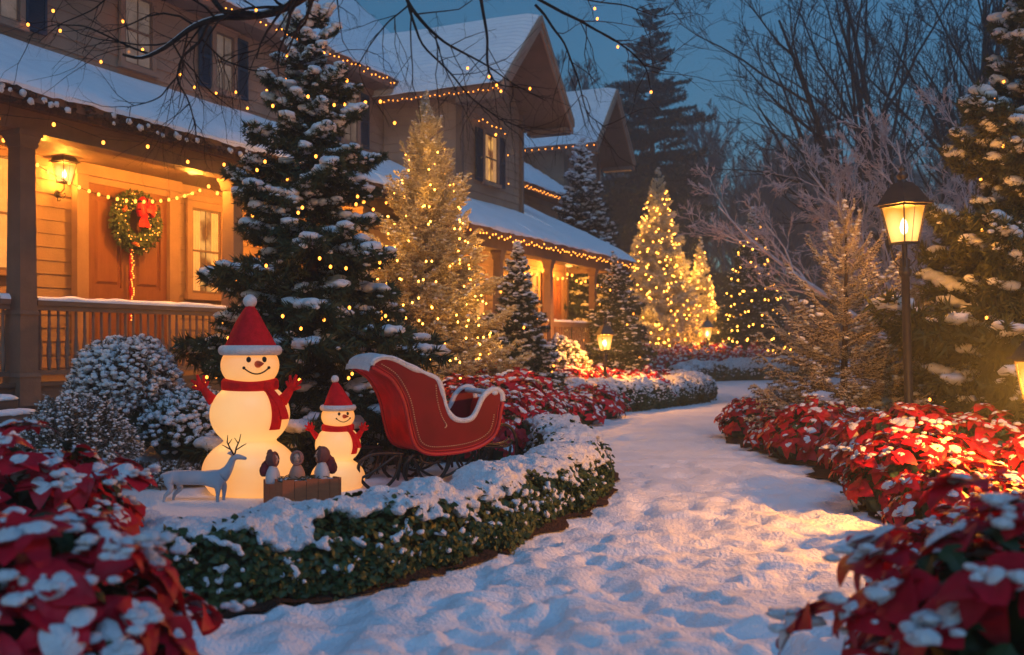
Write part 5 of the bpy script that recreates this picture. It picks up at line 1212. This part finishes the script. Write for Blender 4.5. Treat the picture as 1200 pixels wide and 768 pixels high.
# ------------------------------------------------------------------ sleigh
def sleigh():
    Y = 10.75; x0, y0 = P(423, 0, 10.3)[0], 10.3
    e = thing('sleigh', 'red sleigh with white rolled trim on scrolled dark iron runners', 'sleigh', (x0, y0, 0), R(27))
    def q(x, y): return ((x - 200) / 465 * 1.46, (640 - y) / 373 * 1.0)
    top = cat_rom([q(*p) for p in ((196, 178), (206, 158), (236, 146), (275, 152), (330, 182), (385, 208), (425, 232), (443, 285), (458, 345), (482, 382), (515, 394), (548, 386), (568, 355), (588, 308), (612, 282), (640, 275), (660, 290), (664, 322))], 6)
    bot = cat_rom([q(*p) for p in ((664, 322), (655, 360), (648, 410), (630, 455), (590, 488), (530, 508), (450, 516), (385, 510), (345, 478), (325, 410), (305, 310), (268, 232), (225, 196), (196, 178))], 6)
    poly = np.vstack([top, bot[1:-1]]); c = poly.mean(0)
    Wd = .37
    body = MB()
    def panel(m, pl, ya, yb):
        bm = bmesh.new(); vs = [bm.verts.new((p[0], ya, p[1])) for p in pl]; f = bm.faces.new(vs); r = bmesh.ops.extrude_face_region(bm, geom=[f])
        for v in r['geom']:
            if isinstance(v, bmesh.types.BMVert): v.co.y = yb
        bmesh.ops.triangulate(bm, faces=bm.faces[:]); bm.verts.index_update()
        m.add([v.co[:] for v in bm.verts], np.array([[v.index for v in f.verts] for f in bm.faces])); bm.free()
    for sy in (-1, 1):
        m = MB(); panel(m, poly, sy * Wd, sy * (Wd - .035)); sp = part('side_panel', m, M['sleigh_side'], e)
        # raised red border following the outline
        m = MB(); lp = np.vstack([poly, poly[:1]]); inn = lp + (c - lp) * 0; 
        b2 = np.vstack([bot, ]); m.tube(np.stack([b2[:, 0], 0 * b2[:, 0] + sy * Wd, b2[:, 1]], -1), .022, 8); part('rim', m, M['sleigh'], sp, True)
        # gold stitching inset
        d = np.gradient(lp, axis=0); L = np.linalg.norm(d, axis=1)[:, None] + 1e-9; nn = np.stack([d[:, 1], -d[:, 0]], -1) / L
        m = MB(); ctr2 = []
        for off_ in (.075,):
            il = bot + np.stack([-np.gradient(bot, axis=0)[:, 1], np.gradient(bot, axis=0)[:, 0]], -1) / (np.linalg.norm(np.gradient(bot, axis=0), axis=1)[:, None] + 1e-9) * -off_
            il = il[8:-4]; sL = np.r_[0, np.cumsum(np.linalg.norm(np.diff(il, axis=0), axis=1))]; ss = np.arange(0, sL[-1], .024); pts = np.stack([np.interp(ss, sL, il[:, k]) for k in (0, 1)], -1)
            ctr2.append(pts)
        st2 = cat_rom([q(*p) for p in ((418, 250), (420, 290), (428, 335), (440, 375), (455, 405), (450, 415))], 5); ctr2.append(st2)
        for pts in ctr2: blobs(m, np.stack([pts[:, 0], 0 * pts[:, 0] + sy * (Wd + .003), pts[:, 1]], -1), .0062, (1.5, .8, 1), 1, 0)
        part('stitching', m, M['gold'], sp, True)
        m = MB(); tp = np.stack([top[:, 0], 0 * top[:, 0] + sy * (Wd - .015), top[:, 1] + .008], -1)[2:]
        r = .029 + .009 * vn(tp * 9); m.tube(tp, r, 9); part('white_trim', m, M['white_fur'], sp, True)
        # thin bright piping inside the border
        m = MB(); il = bot + np.stack([-np.gradient(bot, axis=0)[:, 1], np.gradient(bot, axis=0)[:, 0]], -1) / (np.linalg.norm(np.gradient(bot, axis=0), axis=1)[:, None] + 1e-9) * -.035
        m.tube(np.stack([il[3:-2, 0], 0 * il[3:-2, 0] + sy * (Wd + .001), il[3:-2, 1]], -1), .006, 5); part('piping', m, M['sleigh'], sp, True)
    # curved outer shell between the sides
    def strip(pl, tk, y0, y1, nm, mt):
        d = np.gradient(pl, axis=0); n = np.stack([-d[:, 1], d[:, 0]], -1) / (np.linalg.norm(d, axis=1)[:, None] + 1e-9); a = pl; b = pl + n * tk; ys = np.linspace(y0, y1, 9)
        m = MB()
        for k, l in enumerate((a, b)): Gd = np.stack([np.stack([l[:, 0], 0 * l[:, 0] + y, l[:, 1]], -1) for y in ys]); m.grid(Gd if k else Gd[::-1])
        return part(nm, m, mt, e, True)
    strip(bot, -.03, -Wd + .03, Wd - .03, 'shell', M['sleigh_in'])
    inner = cat_rom([q(*p) for p in ((240, 165), (300, 190), (345, 250), (372, 330), (395, 400), (420, 425))], 6); strip(inner, .03, -Wd + .035, Wd - .035, 'backrest', M['sleigh_in'])
    seat = cat_rom([q(*p) for p in ((400, 420), (450, 415), (520, 420), (545, 440), (550, 500))], 6); strip(seat, .05, -Wd + .035, Wd - .035, 'seat', M['sleigh_in'])
    # rolled crest with snow lying on it
    m = MB(); p = q(222, 172); m.tube([(p[0], y, p[1]) for y in np.linspace(-Wd + .01, Wd - .01, 12)], .055, 12); part('crest_roll', m, M['sleigh'], e, True)
    m = MB(); us = np.linspace(0, 1, 14); pr = top[(us * 24).astype(int)]; ys = np.linspace(-Wd - .02, Wd + .02, 26); Gd = []
    for k, p in enumerate(pr):
        h = .015 + .022 * math.sin(math.pi * min(1, us[k] * 1.05 + .05)); Gd.append(np.stack([0 * ys + p[0] - .02 * (k == 0), ys, p[1] + .015 + h * (1 - np.abs(ys / (Wd + .02)) ** 6) * (1 + .25 * vn(np.stack([ys * 5, ys * 0 + k * .4, ys * 0], -1)))], -1))
    first = Gd[0].copy(); first[:, 2] -= .06; first[:, 0] -= .015; m.grid(np.array([first] + Gd)); part('snow_cap', m, M['snow_fluff'], e, True)
    m = MB(); p = q(640, 300); blobs(m, [(p[0] - .02, y, p[1] + .04) for y in np.linspace(-Wd + .02, Wd - .02, 12)], .04, (1, 1, .8), 2, .2); part('front_snow', m, M['snow_fluff'], e, True)
    # scrolled runners
    curves = [((310, 510), (250, 504), (196, 508), (160, 540), (163, 590), (195, 632), (235, 640), (275, 606), (294, 556), (300, 515)), ((168, 592), (198, 576), (240, 548), (282, 515)), ((345, 516), (318, 548), (312, 590), (338, 630), (382, 645), (428, 622), (465, 575), (484, 518)),
              ((345, 530), (372, 575), (420, 606), (462, 604), (500, 585), (540, 560), (556, 530), (556, 512)), ((368, 520), (380, 545), (420, 552), (452, 532), (460, 516)), ((350, 545), (372, 600), (410, 630), (418, 645)), ((470, 520), (462, 570), (445, 610), (432, 640)),
              ((505, 515), (500, 550), (520, 590), (535, 612)), ((566, 512), (568, 560), (572, 606)), ((580, 508), (590, 555), (612, 600)), ((600, 498), (650, 502), (690, 500), (708, 484), (694, 474), (680, 486), (690, 496)), ((600, 490), (650, 492), (680, 484)),
              ((636, 440), (655, 420), (682, 416), (708, 436), (722, 476), (724, 520), (714, 562), (702, 590)), ((702, 500), (696, 545), (702, 590)), ((598, 520), (592, 536), (604, 546), (616, 534), (610, 518), (596, 510)), ((300, 512), (297, 560), (290, 610)), ((330, 520), (324, 560), (318, 612))]
    for sy in (-1, 1):
        m = MB()
        for k, cv in enumerate(curves):
            pl = cat_rom([q(*p) for p in cv], 7); m.tube(np.stack([pl[:, 0], 0 * pl[:, 0] + sy * (Wd - .05), pl[:, 1]], -1), .018 if k in (0, 2, 12) else .0145, 7)
        part('runner', m, M['runner'], e, True)
    m = MB()
    for x, y in ((300, 520), (470, 524), (590, 512)):
        p = q(x, y); m.tube([(p[0], -Wd + .05, p[1]), (p[0], Wd - .05, p[1])], .014, 7)
    part('cross_bar', m, M['runner'], e, True)
sleigh()
# ------------------------------------------------------------------ deer
def skin(name, verts, edges, mt, parent, sub=2):
    me = D.meshes.new(name); me.from_pydata([v[:3] for v in verts], edges, []); me.materials.append(mt)
    o = D.objects.new(name, me); col.objects.link(o); o.parent = parent
    md = o.modifiers.new('skin', 'SKIN'); md.use_smooth_shade = True
    for i, v in enumerate(verts): me.skin_vertices[0].data[i].radius = (v[3], v[4] if len(v) > 4 else v[3])
    me.skin_vertices[0].data[0].use_root = True
    s_ = o.modifiers.new('sub', 'SUBSURF'); s_.levels = sub; s_.render_levels = sub
    return o
def deer():
    x, Y = P(238, 0, 9.25)[0], 9.25
    e = thing('deer_figure', 'pale blue-white deer figure with black antlers on the snow by the large snowman', 'deer figure', (x, Y, -.01), R(4)); 
    v = [(-.10, 0, .245, .062, .075), (-.20, 0, .245, .065, .078), (-.30, 0, .245, .062, .072), (.0, 0, .24, .060, .07), (.10, 0, .235, .066, .082), (.18, 0, .255, .062, .078), (.225, 0, .31, .040, .05), (.255, 0, .37, .032, .036), (.275, 0, .43, .032, .036), (.32, 0, .435, .030, .030), (.375, 0, .420, .018, .018), (.40, 0, .414, .014, .014), (-.36, 0, .275, .022), (-.39, 0, .25, .012)]
    ed = [(0, 1), (1, 2), (0, 3), (3, 4), (4, 5), (5, 6), (6, 7), (7, 8), (8, 9), (9, 10), (10, 11), (2, 12), (12, 13)]
    for sy, dx in ((-1, 0), (1, .06)):
        n = len(v); v += [(-.30 + dx, sy * .045, .19, .042, .05), (-.275 + dx, sy * .05, .135, .030, .030), (-.335 + dx, sy * .05, .085, .017, .017), (-.345 + dx, sy * .05, .03, .013, .013), (-.335 + dx, sy * .05, .0, .015, .015)]; ed += [(2 if sy < 0 else 1, n), (n, n + 1), (n + 1, n + 2), (n + 2, n + 3), (n + 3, n + 4)]
        n = len(v); v += [(.145 + dx * .6, sy * .045, .165, .036, .036), (.145 + dx * .6, sy * .05, .10, .020, .020), (.14 + dx * .6, sy * .05, .045, .015, .015), (.145 + dx * .6, sy * .05, .0, .017, .017)]; ed += [(4, n), (n, n + 1), (n + 1, n + 2), (n + 2, n + 3)]
    skin('body', v, ed, M['deer'], e)
    m = MB()
    for sy in (-1, 1):
        m.tube([(.27, sy * .02, .455), (.245 - .0, sy * .05, .475), (.235, sy * .065, .468)], [.012, .014, .003], 6)
    part('ear', m, M['deer'], e, True)
    for sy, k in ((-1, -1), (1, 1)):
        m = MB(); b = np.array([.285, sy * .02, .455]); 
        m.tube([b, b + [k * .02 - .01, sy * .02, .06], b + [k * .045 - .01, sy * .03, .12], b + [k * .05, sy * .03, .185]], [.0085, .0075, .006, .003], 6)
        m.tube([b + [k * .012, sy * .015, .04], b + [k * .065, sy * .03, .075], b + [k * .10, sy * .035, .095]], [.006, .006, .003], 6)
        m.tube([b + [k * .035 - .01, sy * .027, .10], b + [k * .0 - .01, sy * .03, .15]], [.0055, .003], 6); part('antler', m, M['black'], e, True)
deer()
# ------------------------------------------------------------------ crate with three hooded figurines
def crate():
    x, Y = P(331, 0, 8.92)[0], 8.92
    e = thing('crate', 'small plank crate filled with twigs in front of the snowmen', 'crate', (x, Y, 0), 0)
    L1 = np.array([-.232, .24]); L2 = np.array([.49, .22]); h = .235
    rs = np.random.RandomState(4)
    def plank(a, b, z0, z1, nm='plank', tk=.022):
        a = np.array(a); b = np.array(b); d = (b - a) / np.linalg.norm(b - a); n = np.array([-d[1], d[0]]) * tk
        m = MB(); m.hexa([(*a, z0), (*b, z0), (*(b + n), z0), (*(a + n), z0), (*a, z1), (*b, z1), (*(b + n), z1), (*(a + n), z1)]); return part(nm, m, M['crate'], e)
    for base, vec, n in ((np.array([0., 0.]), L2, 5), (np.array([0., 0.]), L1, 3), (L1, L2, 5), (L2, L1, 3)):
        for k in range(n):
            a = base + vec * (k / n + .004); b = base + vec * ((k + 1) / n - .004); inw = 1 if (vec is L2 and base[0] == 0 and base[1] == 0) or (vec is L1 and base is L2) else -1
            if inw < 0: a, b = b, a
            plank(a, b, 0, h + rs.uniform(-.012, .016))
    m = MB(); m.hexa([(*(q_ * .97 + (L1 + L2) * .015), z_) for z_ in (.01, h - .05) for q_ in (np.zeros(2), L2, L1 + L2, L1)]); part('filling', m, M['mulch'], e)
    m = MB()
    for k in range(150):
        u, v = rs.uniform(.06, .94, 2); c = L1 * u + L2 * v; a = rs.uniform(0, 6.28); l = rs.uniform(.04, .10); d = np.array([math.cos(a), math.sin(a)]) * l; z = h - .03 + rs.uniform(0, .05)
        m.tube([(*(c - d * .5), z), (*c, z + rs.uniform(0, .02)), (*(c + d * .5), z + rs.uniform(-.015, .02))], .0042, 4)
    part('twigs', m, M['straw'], e)
    m = MB(); uv = rs.uniform(.1, .9, (60, 2)); c = uv[:, :1] * L1 + uv[:, 1:] * L2; blobs(m, np.concatenate([c, np.full((60, 1), h - .0)], 1), rs.uniform(.012, .032, 60), (1.4, 1.4, .4), 1, .3); part('snow', m, M['snow_fluff'], e, True)
    return np.array([x, Y]), L1, L2, h
M['straw'] = mat('twigs', (.16, .10, .035), .8, (.05, .06, .02), 30)
M['robe'] = mat('pale_glaze', (.62, .56, .56), .5, (.52, .46, .46), 6)
M['robe_pink'] = mat('pink_glaze', (.50, .26, .19), .5, (.42, .22, .16), 8)
M['hood'] = mat('brown_hood', (.24, .08, .06), .6, (.16, .05, .04), 12)
M['cape'] = mat('burgundy_cape', (.22, .02, .03), .6, (.07, .01, .014), 12)
M['skin'] = mat('painted_face', (.62, .34, .24), .55)
def figurine(label, pos, face, s, hood, robe, cape, bun):
    e = thing('figurine', label, 'figurine', pos, face)     # faces -y in its own frame
    m = MB(); m.lathe([(0, -.03), (.070, -.03), (.076, .0), (.072, .05), (.058, .09), (.038, .125), (.030, .14), (0, .142)], 20, sq=.85); m.xf(np.eye(3) * s); part('robe', m, robe, e, True)
    m = MB(); blobs(m, [(0, -.006, .185)], .048, (.92, .95, 1.08), 3, .03); m.xf(np.eye(3) * s)
    hd = part('head', m, M['skin'], e, True)
    m = MB(); blobs(m, [(0, -.054, .180)], .0085, (1, 1.3, 1), 2, 0); m.xf(np.eye(3) * s); part('nose', m, M['skin'], hd, True)
    for sx in (-1, 1):
        m = MB(); blobs(m, [(sx * .017, -.047, .195)], .0055, (1, .7, 1.1), 2, 0); m.xf(np.eye(3) * s); part('eye', m, M['black'], hd, True)
    m = MB(); t = np.linspace(-1, 1, 7); m.tube(np.stack([.012 * t, -.048 + .003 * t ** 2, .163 + .003 * t ** 2], -1), .0018, 4); m.xf(np.eye(3) * s); part('mouth', m, M['hood'], hd, True)
    # hair under the hood and the hood itself: an open shell round the back of the head
    m = MB(); V = []
    for a in np.linspace(R(-58), R(238), 26):        # opening looks along -y
        V.append([(0 + .062 * math.cos(a) * math.cos(b) * 1.0, .004 + .064 * math.sin(a) * math.cos(b), .188 + .070 * math.sin(b)) for b in np.linspace(R(-60), R(90), 12)])
    m.grid(np.array(V)); V2_ = np.array(V); m.grid((V2_ - [0, .004, .188]) * .90 + [0, .004, .188]); m.xf(np.eye(3) * s); part('hood', m, hood, e, True)
    m = MB(); A = np.linspace(R(-60), R(240), 26); A = np.linspace(0, 2 * math.pi, 26); m.tube(np.stack([.050 * np.cos(A), -.024 + .008 * np.sin(A), .192 + .058 * np.sin(A)], -1), .0125, 7, False); m.xf(np.eye(3) * s); part('hood_rim', m, hood, e, True)
    if bun: m = MB(); blobs(m, [(.0, .03, .255), (.012, .045, .235)], .024, (1, 1, 1), 2, .15); m.xf(np.eye(3) * s); part('bun', m, hood, e, True)
    if cape:
        m = MB(); blobs(m, [(0, .075, .12), (0, .085, .085), (.0, .055, .15)], [.045, .052, .036], (1, .85, 1.15), 2, .18); m.xf(np.eye(3) * s); part('backpack', m, M['cape'], e, True)
c0, L1, L2, hh = crate()
def cpos(u, v, z): q = c0 + L1 * u + L2 * v; return (q[0], q[1], z)
figurine('left figurine with a topknot and burgundy pack, facing right in the crate', cpos(.62, .04, hh + .0), R(75), 1.0, M['hood'], M['robe'], True, True)
figurine('middle figurine in a pink robe and hood facing forward in the crate', cpos(.62, .45, hh + .0), R(8), 1.0, M['hood_pink'] if 'hood_pink' in M else mat('rose_hood', (.34, .15, .12), .6), M['robe_pink'], False, False)
figurine('right figurine with a big brown bonnet and burgundy pack, facing left in the crate', cpos(.45, .82, hh + .0), R(-62), 1.14, M['hood'], M['robe'], True, False)
# little tree on the far porch
p = HW(14.2, 2.75, .95)
conifer('small_fir', 'little frosted potted fir standing on the far porch by the post', 'fir tree', tuple(p), 1.9, .42, 'needle_blue', 801, 14, (5, 9), .12, (-5, 40), .85, dict(ns=9, per=9, ln=.10, w=.014), snow=.3, snow_r=.04)
# ------------------------------------------------------------------ the misty air
hz = MB(); hz.box((-300, -26, -2), (300, 141, 34))
hm = D.materials.new('haze'); hm.use_nodes = True; N = hm.node_tree.nodes; N.remove(N['Principled BSDF'])
pv = N.new('ShaderNodeVolumePrincipled'); pv.inputs['Color'].default_value = (.70, .84, 1, 1); pv.inputs['Density'].default_value = HAZE; pv.inputs['Anisotropy'].default_value = .2
hm.node_tree.links.new(pv.outputs[0], N['Material Output'].inputs['Volume'])
if HAZE > 0: tag(part('haze', hz, hm), kind='stuff')
